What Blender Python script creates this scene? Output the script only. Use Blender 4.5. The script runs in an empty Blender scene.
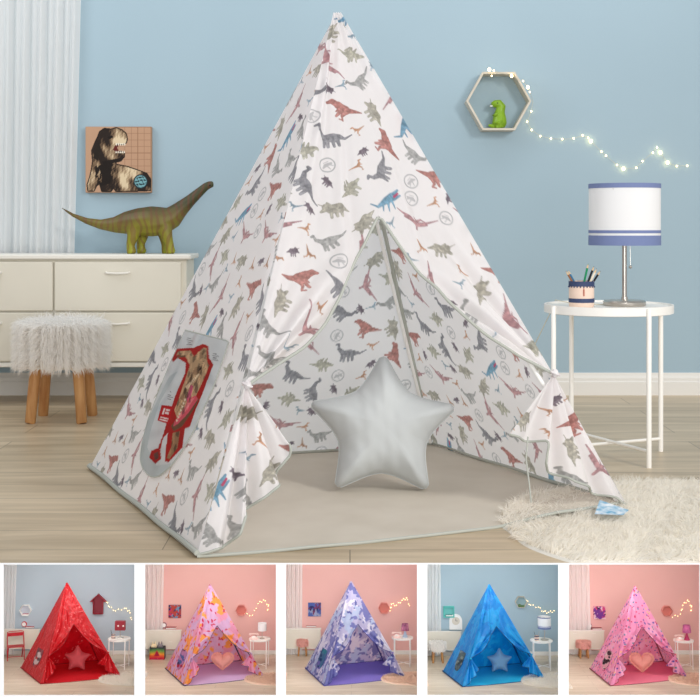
import bpy, math, random
import numpy as np
from mathutils import Vector, Matrix
random.seed(5); RNG = np.random.RandomState(7)
SC = bpy.context.scene; COL = SC.collection; PI = math.pi

# ---------------------------------------------------------------- camera, world, lights, exposure
F_PX, HOR, CAM_H = 1234.0, 225.0, 0.8
cam = bpy.data.objects.new('camera', bpy.data.cameras.new('camera')); COL.objects.link(cam)
cam.location = (0, 0, CAM_H); cam.rotation_euler = (PI/2, 0, 0)
cam.data.sensor_width = 36; cam.data.lens = 36*F_PX/700; cam.data.shift_y = -(348.5-HOR)/700
cam.data.clip_start = 0.05; SC.camera = cam
SC.view_settings.view_transform = 'Standard'; SC.view_settings.look = 'None'
SC.view_settings.gamma = 1; SC.view_settings.use_curve_mapping = False
SC.view_settings.exposure = 0.0
world = bpy.data.worlds.new('world'); SC.world = world; world.use_nodes = True
world.node_tree.nodes['Background'].inputs[0].default_value = (0.96, 0.97, 1.0, 1)
world.node_tree.nodes['Background'].inputs[1].default_value = 0.56
def area(name, loc, target, size, power, color=(1, 1, 1), size_y=None):
    l = bpy.data.lights.new(name, 'AREA'); l.energy = power; l.color = color; l.size = size
    if size_y: l.shape = 'RECTANGLE'; l.size_y = size_y
    o = bpy.data.objects.new(name, l); COL.objects.link(o); o.location = loc
    o.rotation_euler = (Vector(target)-Vector(loc)).to_track_quat('-Z', 'Y').to_euler(); return o
area('key_light', (2.7, 0.9, 2.6), (0.0, 4.0, 0.6), 0.9, 84, (1, 0.98, 0.95))
area('front_light', (0.5, -1.4, 1.15), (0, 3.6, 0.35), 2.2, 92, (1, 0.985, 0.97))
area('window_light', (-2.4, 4.3, 2.5), (0.2, 5.8, 1.3), 1.2, 18, (0.95, 0.98, 1))
area('upper_wall_fill', (0.6, 4.9, 3.0), (0.3, 5.8, 1.4), 2.6, 11, (1, 1, 1), .5)  # added area lamp without a fitting, brightens the upper back wall

# ---------------------------------------------------------------- materials
def lin(c):
    return tuple(((x/255)/12.92 if x/255 <= .04045 else ((x/255+.055)/1.055)**2.4) for x in c)
def rgba(c): return (*lin(c), 1)
def new_mat(name):
    m = bpy.data.materials.new(name); m.use_nodes = True
    return m, m.node_tree, m.node_tree.nodes['Principled BSDF']
def N(nt, t, **kw):
    n = nt.nodes.new(t)
    for k, v in kw.items():
        if k in n.inputs: n.inputs[k].default_value = v
        else: setattr(n, k, v)
    return n
def add_bump(nt, b, scale, strength, dist=0.002, stretch=None):
    tc = N(nt, 'ShaderNodeTexCoord'); no = N(nt, 'ShaderNodeTexNoise', Scale=scale, Detail=4.0)
    src = tc.outputs['Object']
    if stretch:
        mp = N(nt, 'ShaderNodeMapping'); mp.inputs['Scale'].default_value = stretch
        nt.links.new(src, mp.inputs[0]); src = mp.outputs[0]
    nt.links.new(src, no.inputs['Vector'])
    bp = N(nt, 'ShaderNodeBump', Strength=strength, Distance=dist)
    nt.links.new(no.outputs['Fac'], bp.inputs['Height']); nt.links.new(bp.outputs[0], b.inputs['Normal'])
    return no
def mat(name, c, rough=0.6, metal=0.0, var=0.0, scale=20, bump=0.0, trans=0.0, c2=None, spec=0.4, stretch=None):
    m, nt, b = new_mat(name)
    b.inputs['Base Color'].default_value = rgba(c); b.inputs['Roughness'].default_value = rough
    b.inputs['Metallic'].default_value = metal; b.inputs['Specular IOR Level'].default_value = spec
    no = add_bump(nt, b, scale, bump, stretch=stretch)
    if var or c2:
        cr = N(nt, 'ShaderNodeValToRGB'); cr.color_ramp.elements[0].position = .3; cr.color_ramp.elements[1].position = .7
        cr.color_ramp.elements[0].color = rgba(c); cr.color_ramp.elements[1].color = rgba(c2 if c2 else tuple(max(0, x-var) for x in c))
        nt.links.new(no.outputs['Fac'], cr.inputs[0]); nt.links.new(cr.outputs[0], b.inputs['Base Color'])
    if trans:
        mx = N(nt, 'ShaderNodeMixShader'); mx.inputs[0].default_value = trans
        tl = N(nt, 'ShaderNodeBsdfTranslucent'); tl.inputs[0].default_value = rgba(c)
        nt.links.new(b.outputs[0], mx.inputs[1]); nt.links.new(tl.outputs[0], mx.inputs[2])
        nt.links.new(mx.outputs[0], nt.nodes['Material Output'].inputs[0])
    return m
def print_mat(name, rough=0.75, trans=0.55, spec=0.25, sheen=0):
    m, nt, b = new_mat(name)
    at = N(nt, 'ShaderNodeAttribute', attribute_name='print'); b.inputs['Roughness'].default_value = rough
    b.inputs['Specular IOR Level'].default_value = spec
    nt.links.new(at.outputs['Color'], b.inputs['Base Color'])
    add_bump(nt, b, 10, 0.5, 0.012)
    if trans:
        mx = N(nt, 'ShaderNodeMixShader'); mx.inputs[0].default_value = trans
        tl = N(nt, 'ShaderNodeBsdfTranslucent'); nt.links.new(at.outputs['Color'], tl.inputs[0])
        nt.links.new(b.outputs[0], mx.inputs[1]); nt.links.new(tl.outputs[0], mx.inputs[2])
        nt.links.new(mx.outputs[0], nt.nodes['Material Output'].inputs[0])
    return m
def glow_mat(name, c, s):
    m, nt, b = new_mat(name)
    b.inputs['Base Color'].default_value = rgba(c); b.inputs['Emission Color'].default_value = rgba(c)
    b.inputs['Emission Strength'].default_value = s; return m
def wood_floor(name, ca, cb, pw=0.19, scale=1.0):
    m, nt, b = new_mat(name)
    tc = N(nt, 'ShaderNodeTexCoord')
    br = N(nt, 'ShaderNodeTexBrick', Scale=1.0); br.offset = .37
    br.inputs['Brick Width'].default_value = 1.25*scale; br.inputs['Row Height'].default_value = pw*scale
    br.inputs['Mortar Size'].default_value = .0016*scale; br.inputs['Mortar Smooth'].default_value = .3
    br.inputs['Color1'].default_value = (.25, .25, .25, 1); br.inputs['Color2'].default_value = (.8, .8, .8, 1)
    br.inputs['Mortar'].default_value = (0, 0, 0, 1)
    nt.links.new(tc.outputs['Object'], br.inputs['Vector'])
    mp = N(nt, 'ShaderNodeMapping'); mp.inputs['Scale'].default_value = (1.1/scale, 9/scale, 1)
    nt.links.new(tc.outputs['Object'], mp.inputs[0])
    no = N(nt, 'ShaderNodeTexNoise', Scale=1.6, Detail=5.0, Roughness=.5, Distortion=.9); nt.links.new(mp.outputs[0], no.inputs['Vector'])
    a = N(nt, 'ShaderNodeMath', operation='MULTIPLY_ADD'); a.inputs[1].default_value = .35
    nt.links.new(br.outputs['Color'], a.inputs[0]); nt.links.new(no.outputs['Fac'], a.inputs[2])
    cr = N(nt, 'ShaderNodeValToRGB'); cr.color_ramp.elements[0].position = .35; cr.color_ramp.elements[1].position = .95
    cr.color_ramp.elements[0].color = rgba(ca); cr.color_ramp.elements[1].color = rgba(cb)
    nt.links.new(a.outputs[0], cr.inputs[0])
    mx = N(nt, 'ShaderNodeMix', data_type='RGBA'); mx.inputs[7].default_value = rgba(tuple(x*.72 for x in ca))
    nt.links.new(br.outputs['Fac'], mx.inputs[0]); nt.links.new(cr.outputs[0], mx.inputs[6]); nt.links.new(mx.outputs[2], b.inputs['Base Color'])
    b.inputs['Roughness'].default_value = .36; b.inputs['Specular IOR Level'].default_value = .5
    bp = N(nt, 'ShaderNodeBump', Strength=.15, Distance=.002); nt.links.new(no.outputs['Fac'], bp.inputs['Height']); nt.links.new(bp.outputs[0], b.inputs['Normal'])
    return m
def wall_mat(name, ca, cb):
    m, nt, b = new_mat(name)
    tc = N(nt, 'ShaderNodeTexCoord'); no = N(nt, 'ShaderNodeTexNoise', Scale=.8, Detail=3.0)
    nt.links.new(tc.outputs['Object'], no.inputs['Vector'])
    cr = N(nt, 'ShaderNodeValToRGB'); cr.color_ramp.elements[0].position = .35; cr.color_ramp.elements[1].position = .65
    cr.color_ramp.elements[0].color = rgba(ca); cr.color_ramp.elements[1].color = rgba(cb)
    nt.links.new(no.outputs['Fac'], cr.inputs[0]); nt.links.new(cr.outputs[0], b.inputs['Base Color'])
    n2 = N(nt, 'ShaderNodeTexNoise', Scale=120.0, Detail=3.0); nt.links.new(tc.outputs['Object'], n2.inputs['Vector'])
    bp = N(nt, 'ShaderNodeBump', Strength=.12, Distance=.002); nt.links.new(n2.outputs['Fac'], bp.inputs['Height']); nt.links.new(bp.outputs[0], b.inputs['Normal'])
    b.inputs['Roughness'].default_value = .85; b.inputs['Specular IOR Level'].default_value = .2
    return m
M = {}
M['white'] = mat('white_paint', (246, 245, 242), .5, bump=.05)
M['panel'] = mat('white_board', (253, 253, 253), .6)
M['base'] = mat('baseboard_paint', (232, 230, 224), .5, bump=.05)
M['cream'] = mat('cream_lacquer', (226, 221, 206), .45, var=5, scale=3, bump=.04)
M['cream2'] = mat('cream_lacquer_edge', (234, 231, 222), .4)
M['metal_white'] = mat('white_powder_coat', (246, 244, 238), .4)
M['chrome'] = mat('brushed_steel', (196, 190, 182), .28, 1.0, bump=.1, scale=60, stretch=(1, 1, .05))
M['dark'] = mat('black_rubber', (24, 24, 26), .5)
M['grey_trim'] = mat('grey_piping', (178, 181, 172), .7, bump=.2, scale=90)
M['fur'] = mat('white_fur', (255, 253, 250), .9, spec=.1, trans=.6)
M['pile'] = mat('rug_pile', (252, 248, 240), .95, spec=.1, trans=.55)
M['pile_back'] = mat('rug_backing', (222, 218, 208), .95, bump=.6, scale=200)
M['leg_wood'] = mat('pine_leg', (206, 156, 100), .55, c2=(168, 112, 62), scale=6, bump=.2, stretch=(8, 8, 1))
M['frame_wood'] = mat('light_wood', (214, 206, 190), .5, var=14, scale=12, bump=.1)
M['print'] = print_mat('printed_tent_cloth')
M['tentmat'] = mat('beige_ground_cloth', (214, 206, 192), .85, c2=(204, 195, 180), scale=5, bump=.5)
M['star'] = mat('grey_velvet', (192, 196, 196), .85, var=10, scale=5, bump=.25)
M['blue_band'] = mat('blue_band', (116, 130, 172), .7)
M['shade'] = mat('white_shade_cloth', (250, 250, 250), .8, trans=.2, bump=.1, scale=200)
M['wire'] = mat('thin_wire', (214, 208, 186), .5)
M['led'] = glow_mat('warm_led', (255, 226, 160), 7)
M['ledsmall'] = glow_mat('small_warm_led', (255, 222, 160), 5)

# ---------------------------------------------------------------- mesh helpers
class MB:
    def __init__(s): s.v = []; s.f = []; s.mi = []
    def add(s, v, f, mi=0):
        o = len(s.v); s.v += [tuple(p) for p in v]; s.f += [tuple(i+o for i in q) for q in f]; s.mi += [mi]*len(f); return s
    def box(s, c, d, mi=0, b=0.0, rot=None):
        x, y, z = (k/2 for k in d)
        b = min(b, x*.9, y*.9, z*.9)
        if b <= 0:
            v = [(i*x, j*y, k*z) for i in (-1, 1) for j in (-1, 1) for k in (-1, 1)]
            f = [(0, 1, 3, 2), (4, 6, 7, 5), (0, 4, 5, 1), (2, 3, 7, 6), (0, 2, 6, 4), (1, 5, 7, 3)]
        else:
            def ring(X, Y, Z):
                return [(-X+b, -Y, Z), (X-b, -Y, Z), (X, -Y+b, Z), (X, Y-b, Z), (X-b, Y, Z), (-X+b, Y, Z), (-X, Y-b, Z), (-X, -Y+b, Z)]
            v = ring(x-b*.7, y-b*.7, -z)+ring(x, y, -z+b)+ring(x, y, z-b)+ring(x-b*.7, y-b*.7, z)
            f = [tuple(range(7, -1, -1)), tuple(range(24, 32))]
            for r in range(3):
                for i in range(8):
                    j = (i+1) % 8; f.append((r*8+i, r*8+j, r*8+8+j, r*8+8+i))
        c = Vector(c)
        v = [(rot @ Vector(p) if rot else Vector(p))+c for p in v]
        return s.add(v, f, mi)
    def lathe(s, prof, n=32, c=(0, 0, 0), mi=0, cap=True, mat4=None):
        v = []; f = []
        for (r, z) in prof:
            for i in range(n): a = 2*PI*i/n; v.append(Vector((r*math.cos(a), r*math.sin(a), z)))
        for k in range(len(prof)-1):
            for i in range(n):
                j = (i+1) % n; f.append((k*n+i, k*n+j, k*n+n+j, k*n+n+i))
        if cap: f += [tuple(range(n-1, -1, -1)), tuple(range((len(prof)-1)*n, len(prof)*n))]
        if mat4: v = [mat4 @ p for p in v]
        return s.add([p+Vector(c) for p in v], f, mi)
    def tube(s, pts, r, n=8, mi=0, closed=False):
        pts = [Vector(p) for p in pts]; m = len(pts); rs = r if isinstance(r, (list, tuple)) else [r]*m
        v = []; f = []; up = None
        for i, p in enumerate(pts):
            a = pts[(i-1) % m] if closed else pts[max(i-1, 0)]; b = pts[(i+1) % m] if closed else pts[min(i+1, m-1)]
            t = (b-a).normalized() if (b-a).length > 1e-9 else Vector((0, 0, 1))
            if up is None: up = t.orthogonal().normalized()
            up = (up-t*up.dot(t)); up = up.normalized() if up.length > 1e-6 else t.orthogonal().normalized()
            w = t.cross(up)
            ry, rz = rs[i] if isinstance(rs[i], tuple) else (rs[i], rs[i])
            for k in range(n): an = 2*PI*k/n; v.append(p+up*math.cos(an)*ry+w*math.sin(an)*rz)
        for i in range(m if closed else m-1):
            i2 = (i+1) % m
            for k in range(n): k2 = (k+1) % n; f.append((i*n+k, i*n+k2, i2*n+k2, i2*n+k))
        if not closed: f += [tuple(range(n-1, -1, -1)), tuple(range((m-1)*n, m*n))]
        return s.add(v, f, mi)
    def prism(s, out, d, y0=0.0, mi=0):       # outline in XZ, extruded along Y
        n = len(out); v = [(x, y0, z) for x, z in out]+[(x, y0+d, z) for x, z in out]
        f = [tuple(range(n)), tuple(range(2*n-1, n-1, -1))]+[(i, (i+1) % n+0, (i+1) % n+n, i+n) for i in range(n)]
        return s.add(v, f, mi)
    def frame(s, out, inn, d, y0=0.0, mi=0):  # ring between two outlines in XZ
        n = len(out); v = [(x, y0, z) for x, z in out]+[(x, y0, z) for x, z in inn]+[(x, y0+d, z) for x, z in out]+[(x, y0+d, z) for x, z in inn]
        f = []
        for i in range(n):
            j = (i+1) % n; f += [(i, j, n+j, n+i), (2*n+i, 3*n+i, 3*n+j, 2*n+j), (i, 2*n+i, 2*n+j, j), (n+i, n+j, 3*n+j, 3*n+i)]
        return s.add(v, f, mi)
    def ball(s, c, r, n=10, sc=(1, 1, 1), mi=0):
        v = []; f = []; m = n//2+1
        for k in range(m+1):
            ph = PI*k/m
            for i in range(n): a = 2*PI*i/n; v.append((c[0]+r*sc[0]*math.sin(ph)*math.cos(a), c[1]+r*sc[1]*math.sin(ph)*math.sin(a), c[2]+r*sc[2]*math.cos(ph)))
        for k in range(m):
            for i in range(n): j = (i+1) % n; f.append((k*n+i, k*n+n+i, k*n+n+j, k*n+j))
        return s.add(v, f, mi)
    def obj(s, name, mats, parent=None, smooth=False):
        me = bpy.data.meshes.new(name); me.from_pydata(s.v, [], s.f)
        for m in (mats if isinstance(mats, (list, tuple)) else [mats]): me.materials.append(m)
        me.polygons.foreach_set('material_index', s.mi)
        me.update()
        if smooth:
            me.polygons.foreach_set('use_smooth', [True]*len(me.polygons))
            try: me.set_sharp_from_angle(angle=math.radians(40))
            except Exception: pass
        o = bpy.data.objects.new(name, me); COL.objects.link(o)
        if parent: o.parent = parent
        return o
def np_mesh(name, V, Q, mats, parent=None, col=None, smooth=True, mi=None):
    me = bpy.data.meshes.new(name); nv = len(V); nf, k = Q.shape
    me.vertices.add(nv); me.vertices.foreach_set('co', np.ascontiguousarray(V, dtype=np.float32).ravel())
    me.loops.add(nf*k); me.loops.foreach_set('vertex_index', Q.astype(np.int32).ravel())
    me.polygons.add(nf); me.polygons.foreach_set('loop_start', np.arange(0, nf*k, k, dtype=np.int32))
    if smooth: me.polygons.foreach_set('use_smooth', np.ones(nf, dtype=bool))
    for m in (mats if isinstance(mats, (list, tuple)) else [mats]): me.materials.append(m)
    if mi is not None: me.polygons.foreach_set('material_index', mi.astype(np.int32))
    if col is not None:
        at = me.color_attributes.new('print', 'FLOAT_COLOR', 'POINT')
        c4 = np.ones((nv, 4), np.float32); c4[:, :3] = col.reshape(-1, 3); at.data.foreach_set('color', c4.ravel())
    me.update(calc_edges=True); me.validate()
    o = bpy.data.objects.new(name, me); COL.objects.link(o)
    if parent: o.parent = parent
    return o
def grid(name, P, mats, parent=None, col=None):
    nv, nu = P.shape[:2]; i = np.arange(nv*nu).reshape(nv, nu)
    Q = np.stack([i[:-1, :-1], i[:-1, 1:], i[1:, 1:], i[1:, :-1]], -1).reshape(-1, 4)
    return np_mesh(name, P.reshape(-1, 3), Q, mats, parent, col)
def thing(name, label, cat, group=None):
    o = bpy.data.objects.new(name, None); COL.objects.link(o); o.empty_display_size = .05
    o['label'] = label; o['category'] = cat
    if group: o['group'] = group
    return o
def tag(o, label, cat, group=None):
    o['label'] = label; o['category'] = cat
    if group: o['group'] = group
    return o
def struct(o): o['kind'] = 'structure'; return o
def remesh(o, vox, smooth=6):
    m = o.modifiers.new('r', 'REMESH'); m.mode = 'VOXEL'; m.voxel_size = vox; m.use_smooth_shade = True
    s = o.modifiers.new('s', 'SMOOTH'); s.iterations = smooth; s.factor = .5

# ---------------------------------------------------------------- frames: the big room and the small model rooms
CAM = Vector((0, 0, CAM_H))
class Frame:
    def __init__(s, m): s.m = m; s.inv = m.inverted(); s.c = s.inv @ CAM; s.R = s.inv.to_3x3()
    def ray(s, px, py): return s.R @ Vector(((px-350)/F_PX, 1, -(py-HOR)/F_PX))
    def floor(s, px, py, z=0.0):
        d = s.ray(px, py); t = (z-s.c.z)/d.z; return s.c+d*t
    def deep(s, px, py, y):
        d = s.ray(px, py); t = (y-s.c.y)/d.y; return s.c+d*t
    def plane(s, px, py, p0, n):
        d = s.ray(px, py); t = (p0-s.c).dot(n)/d.dot(n); return s.c+d*t
    def px_size(s, p):       # metres of this frame per picture pixel near p
        w = s.m @ p; k = s.m.to_scale()[0]; return w.y/F_PX/k
    def put(s, o, loc, rz=0.0, sc=1.0, rot=None):
        r = rot if rot else Matrix.Rotation(rz, 4, 'Z')
        o.matrix_basis = s.m @ Matrix.Translation(Vector(loc)) @ r @ (Matrix.Scale(sc, 4) if not isinstance(sc, tuple) else Matrix.Diagonal((*sc, 1)))
        return o
MAIN = Frame(Matrix.Identity(4))
WALL_Y = 5.81; FRONT_Y = 2.922

# ---------------------------------------------------------------- printed cloth
def seg(x1, y1, r1, x2, y2, r2, k=0): return (x1, y1, r1, x2, y2, r2, k)
SAUR = [seg(-.1, 0, .2, .22, .02, .17), seg(.22, .02, .13, .5, .28, .08), seg(.5, .28, .07, .52, .5, .055), seg(.52, .5, .07, .64, .5, .05), seg(-.2, .02, .15, -.6, .0, .05), seg(-.6, 0, .05, -.9, .14, .02),
        seg(-.2, -.05, .09, -.24, -.36, .06), seg(-.02, -.1, .08, -.04, -.38, .055), seg(.18, -.05, .08, .2, -.38, .055), seg(.28, 0, .07, .34, -.34, .05)]
PTER = [seg(0, 0, .07, -.85, .32, .015), seg(0, -.03, .1, -.5, .12, .04), seg(0, 0, .07, .8, .38, .015), seg(0, -.03, .1, .45, .14, .04), seg(0, .04, .07, 0, -.26, .04), seg(0, .1, .06, .18, .26, .03), seg(.16, .25, .03, .4, .22, .01), seg(0, .1, .04, -.14, .24, .012)]
CARN = [seg(-.12, 0, .2, .2, .1, .17), seg(.2, .1, .14, .46, .2, .12), seg(.46, .2, .12, .62, .14, .06), seg(-.2, 0, .13, -.8, .12, .02), seg(-.12, -.1, .12, -.02, -.32, .06), seg(-.02, -.32, .06, -.1, -.48, .04), seg(-.1, -.48, .03, .06, -.5, .03), seg(.15, -.05, .05, .24, -.2, .03), seg(.05, -.1, .1, .2, -.4, .05)]
TRIC = [seg(-.2, 0, .22, .14, .02, .2), seg(.24, .1, .2, .3, .12, .16), seg(.3, .04, .12, .54, -.06, .05), seg(.34, .16, .03, .6, .3, .012), seg(-.3, 0, .12, -.68, -.1, .02), seg(-.24, -.08, .08, -.26, -.36, .06), seg(-.04, -.1, .07, -.06, -.36, .05), seg(.14, -.08, .07, .16, -.36, .06), seg(.22, .3, .05, .1, .2, .05)]
MOSA = [seg(-.1, 0, .15, .26, .1, .15), seg(.26, .1, .13, .62, .26, .04), seg(.26, 0, .1, .6, .02, .035), seg(-.15, 0, .13, -.6, -.12, .05), seg(-.6, -.12, .05, -.8, .1, .02), seg(-.05, -.05, .07, -.2, -.42, .02), seg(.14, -.05, .06, .12, -.4, .02), seg(-.3, -.05, .05, -.46, -.34, .02), seg(.34, .06, .05, .56, .13, .04, 1)]
STEG = [seg(-.2, 0, .18, .14, .0, .16), seg(-.35, .18, .06, -.2, .3, .03), seg(-.15, .2, .07, -.04, .38, .03), seg(.05, .18, .07, .14, .34, .03), seg(.2, .0, .1, .45, -.04, .05), seg(-.3, 0, .1, -.76, .1, .02), seg(-.2, -.1, .07, -.22, -.36, .05), seg(.1, -.1, .07, .12, -.34, .05), seg(-.08, -.1, .06, -.1, -.34, .04)]
RAPT = [seg(-.05, 0, .11, .18, .1, .1), seg(.18, .1, .07, .3, .3, .06), seg(.3, .3, .07, .5, .28, .03), seg(-.1, 0, .09, -.75, .2, .015), seg(-.02, -.06, .08, .1, -.26, .04), seg(.1, -.26, .035, 0, -.45, .025), seg(0, -.45, .03, .12, -.46, .02), seg(.16, 0, .03, .3, -.08, .02)]
def ring_motif(): return 'ring'
PRINTS = [(SAUR, (150, 150, 156), (104, 104, 114), .118, 5), (PTER, (206, 158, 160), (146, 104, 116), .132, 5), (CARN, (194, 132, 124), (146, 90, 84), .122, 4), (TRIC, (188, 184, 170), (136, 130, 118), .112, 5),
          (MOSA, (122, 172, 200), (78, 116, 152), .122, 2), (STEG, (192, 190, 174), (144, 142, 126), .11, 4), (SAUR, (182, 182, 180), (138, 138, 140), .1, 5), ('ring', (186, 186, 188), (150, 150, 152), .056, 6),
          (RAPT, (210, 158, 126), (164, 112, 84), .062, 9), (TRIC, (124, 112, 122), (84, 74, 88), .056, 7), (RAPT, (152, 176, 192), (104, 130, 150), .056, 6)]
def noise2(n, cells, seed):
    r = np.random.RandomState(seed).rand(cells, cells); x = np.arange(n)/n*cells; i = x.astype(int); f = x-i; f = f*f*(3-2*f)
    a = r[np.ix_(i % cells, i % cells)]; b = r[np.ix_(i % cells, (i+1) % cells)]; c = r[np.ix_((i+1) % cells, i % cells)]; d = r[np.ix_((i+1) % cells, (i+1) % cells)]
    fx = f[None, :]; fy = f[:, None]; return (a*(1-fx)+b*fx)*(1-fy)+(c*(1-fx)+d*fx)*fy
def dino_atlas(S=.62, n=620, bg=(254, 251, 251), seed=3):
    img = np.ones((n, n, 3))*np.array(bg); placed = []; r = random.Random(seed); px = S/n
    nz = .6*noise2(n, 90, 4)+.4*noise2(n, 200, 9)
    items = []
    for d in PRINTS: items += [d]*d[4]
    items.sort(key=lambda d: -d[3])
    for (mo, c, ce, size, cnt) in items:
        R = size*.385 if mo != 'ring' else size*.46
        for t in range(1500):
            x, y = r.random()*S, r.random()*S
            if all(min(abs(x-a), S-abs(x-a))**2+min(abs(y-b), S-abs(y-b))**2 > (R+q+.0025)**2 for a, b, q in placed): break
        else: continue
        placed.append((x, y, R)); an = r.uniform(-1.25, 1.25); fl = r.choice((-1, 1)); sc = size*.62
        w = int(size*.85/px)+2; ix = np.arange(int(x/px)-w, int(x/px)+w); iy = np.arange(int(y/px)-w, int(y/px)+w)
        X, Y = np.meshgrid(ix*px-x, iy*px-y)
        u = (X*math.cos(an)+Y*math.sin(an))*fl/sc; v = (-X*math.sin(an)+Y*math.cos(an))/sc
        sub = img[np.ix_(iy % n, ix % n)]; z = nz[np.ix_(iy % n, ix % n)][..., None]
        def dist(sg):
            x1, y1, r1, x2, y2, r2 = sg[:6]; dx, dy = x2-x1, y2-y1
            t = np.clip(((u-x1)*dx+(v-y1)*dy)/(dx*dx+dy*dy), 0, 1)
            return np.hypot(u-x1-t*dx, v-y1-t*dy)-(r1+(r2-r1)*t)
        aa = 1.2*px/sc
        if mo == 'ring':
            rr = np.hypot(u, v); ln = np.clip((.055-abs(rr-.62))/aa+.5, 0, 1)
            for sg in ((-.3, -.2, .1, .1, .1, .16), (.1, .1, .14, .38, .14, .08), (-.1, -.1, .06, -.2, -.45, .04), (.1, 0, .05, .2, -.4, .04), (-.3, .1, .03, .0, .35, .03)):
                ln = np.maximum(ln, .8*np.clip(-dist(sg)/aa+.5, 0, 1))
            sub = sub*(1-ln[..., None]*.85)+np.array(c)*ln[..., None]*.85
        else:
            d0 = np.min([dist(s) for s in mo if s[6] == 0], axis=0); al = np.clip(-d0/aa+.5, 0, 1)[..., None]
            edge = np.clip(1-(-d0)/.035, 0, 1)[..., None]
            stripe = (np.sin(u*26+v*7+z[..., 0]*5) >.45)[..., None]*.22
            body = np.array(c)*(1.2-.5*z)+14*(v[..., None] < -.05); al = al*.87
            cc = body*(1-np.clip(edge*.5+stripe, 0, 1))+np.array(ce)*np.clip(edge*.5+stripe, 0, 1)
            pk = [s for s in mo if s[6] == 1]
            sub = sub*(1-al)+cc*al
            for s in pk: a2 = np.clip(-dist(s)/aa+.5, 0, 1)[..., None]; sub = sub*(1-a2)+np.array((204, 92, 122))*a2
        img[np.ix_(iy % n, ix % n)] = sub
    return img, S
def blob_atlas(bg, blobs, S=.6, n=200, seed=1):   # blobs: (colour, size, count, kind)
    img = np.ones((n, n, 3))*np.array(bg); r = random.Random(seed); px = S/n
    for (c, size, cnt, kind) in blobs:
        for _ in range(cnt):
            x, y = r.random()*S, r.random()*S; an = r.random()*6; w = int(size*1.5/px)+2; sc = size*r.uniform(.7, 1.2)
            ix = np.arange(int(x/px)-w, int(x/px)+w); iy = np.arange(int(y/px)-w, int(y/px)+w)
            X, Y = np.meshgrid(ix*px-x, iy*px-y); u = (X*math.cos(an)+Y*math.sin(an))/sc; v = (-X*math.sin(an)+Y*math.cos(an))/sc
            if kind == 'dot': d = np.hypot(u, v)-.5
            elif kind == 'leaf': d = np.hypot(u, v*2.4)-.6+.12*np.sin(5*np.arctan2(v, u))
            else: d = np.hypot(u, v)*(1+.35*np.sin(3*np.arctan2(v, u)+x*30)+.2*np.sin(7*np.arctan2(v, u)))-.55
            al = np.clip(-d*sc/px+.5, 0, 1)[..., None]; sub = img[np.ix_(iy % n, ix % n)]
            img[np.ix_(iy % n, ix % n)] = sub*(1-al)+np.array(c)*al
    return img, S
def s2l(a): a = np.clip(a/255, 0, 1); return np.where(a <= .04045, a/12.92, ((a+.055)/1.055)**2.4)
def sample(atlas, u, v):
    img, S = atlas; n = img.shape[0]; x = (u/S % 1)*n; y = (v/S % 1)*n
    i = np.floor(x).astype(int) % n; j = np.floor(y).astype(int) % n; fx = (x-np.floor(x))[..., None]; fy = (y-np.floor(y))[..., None]
    i2 = (i+1) % n; j2 = (j+1) % n
    c = (img[j, i]*(1-fx)+img[j, i2]*fx)*(1-fy)+(img[j2, i]*(1-fx)+img[j2, i2]*fx)*fy
    return s2l(c)
def snoise(u, v, s, seed=0):
    r = np.random.RandomState(seed); o = 0
    for k in range(5):
        a = r.rand()*6.28; f = s*(1+.45*k)*r.uniform(.7, 1.3); o = o+np.sin((u*math.cos(a)+v*math.sin(a))*f+r.rand()*6.28)/(1+.4*k)
    return o/2.5

# ---------------------------------------------------------------- tent
def A3(v): return np.array(v, dtype=float)
tA, tB, tC = MAIN.floor(197, 558), MAIN.floor(89, 469), MAIN.floor(626, 509)
tD = Vector((.30, 4.47, 0)); tT = Vector((-.040, 3.74, CAM_H+(HOR-12.5)*3.74/F_PX))
nF = (tA-tT).cross(tC-tT).normalized()
nF = -nF if nF.y > 0 else nF
nL = (tB-tT).cross(tA-tT).normalized(); nL = -nL if nL.x > 0 else nL
def to_ab(px, py, E, G, n):
    p = MAIN.plane(px, py, tT, n)-tT; e, g = E-tT, G-tT
    a = np.linalg.lstsq(np.stack([A3(e), A3(g)], 1), A3(p), rcond=None)[0]; return a
FR = lambda L: np.array([to_ab(x, y, tA, tC, nF) for x, y in L])
LF = lambda L: np.array([to_ab(x, y, tB, tA, nL) for x, y in L])
def resample(L, n):
    L = np.array(L, float); d = np.r_[0, np.cumsum(np.hypot(*np.diff(L, axis=0).T))]; t = np.linspace(0, d[-1], n)
    return np.stack([np.interp(t, d, L[:, k]) for k in range(L.shape[1])], 1)
def smooth_line(L, n, it=3, keep=()):
    L = resample(L, n)
    for _ in range(it):
        K = L.copy(); L[1:-1] = (K[:-2]+2*K[1:-1]+K[2:])/4
    return L
EDGE_L = [(245, 387), (262, 375), (282, 362), (303, 349), (326, 324), (341, 296), (352, 266), (363, 243), (375, 219)]
EDGE_R = [(375, 219), (392, 240), (409, 262), (424, 281), (441, 299), (464, 320), (485, 337), (518, 357), (552, 374)]
HANG_L = [(197, 555), (208, 553), (222, 548), (236, 537), (241, 520), (247, 508), (262, 499), (276, 487), (277, 470), (286, 458), (283, 444)]
HANG_R = [(626, 508), (612, 501), (598, 494), (583, 489), (566, 484), (556, 474), (541, 466), (540, 444), (522, 439), (503, 437)]
POCKET = [(187, 331), (231, 342), (215, 389), (203, 415), (195, 433), (184, 452), (172, 468), (160, 478), (151, 477), (144, 468), (142, 458), (144, 443), (150, 420), (160, 394), (172, 364)]

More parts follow.
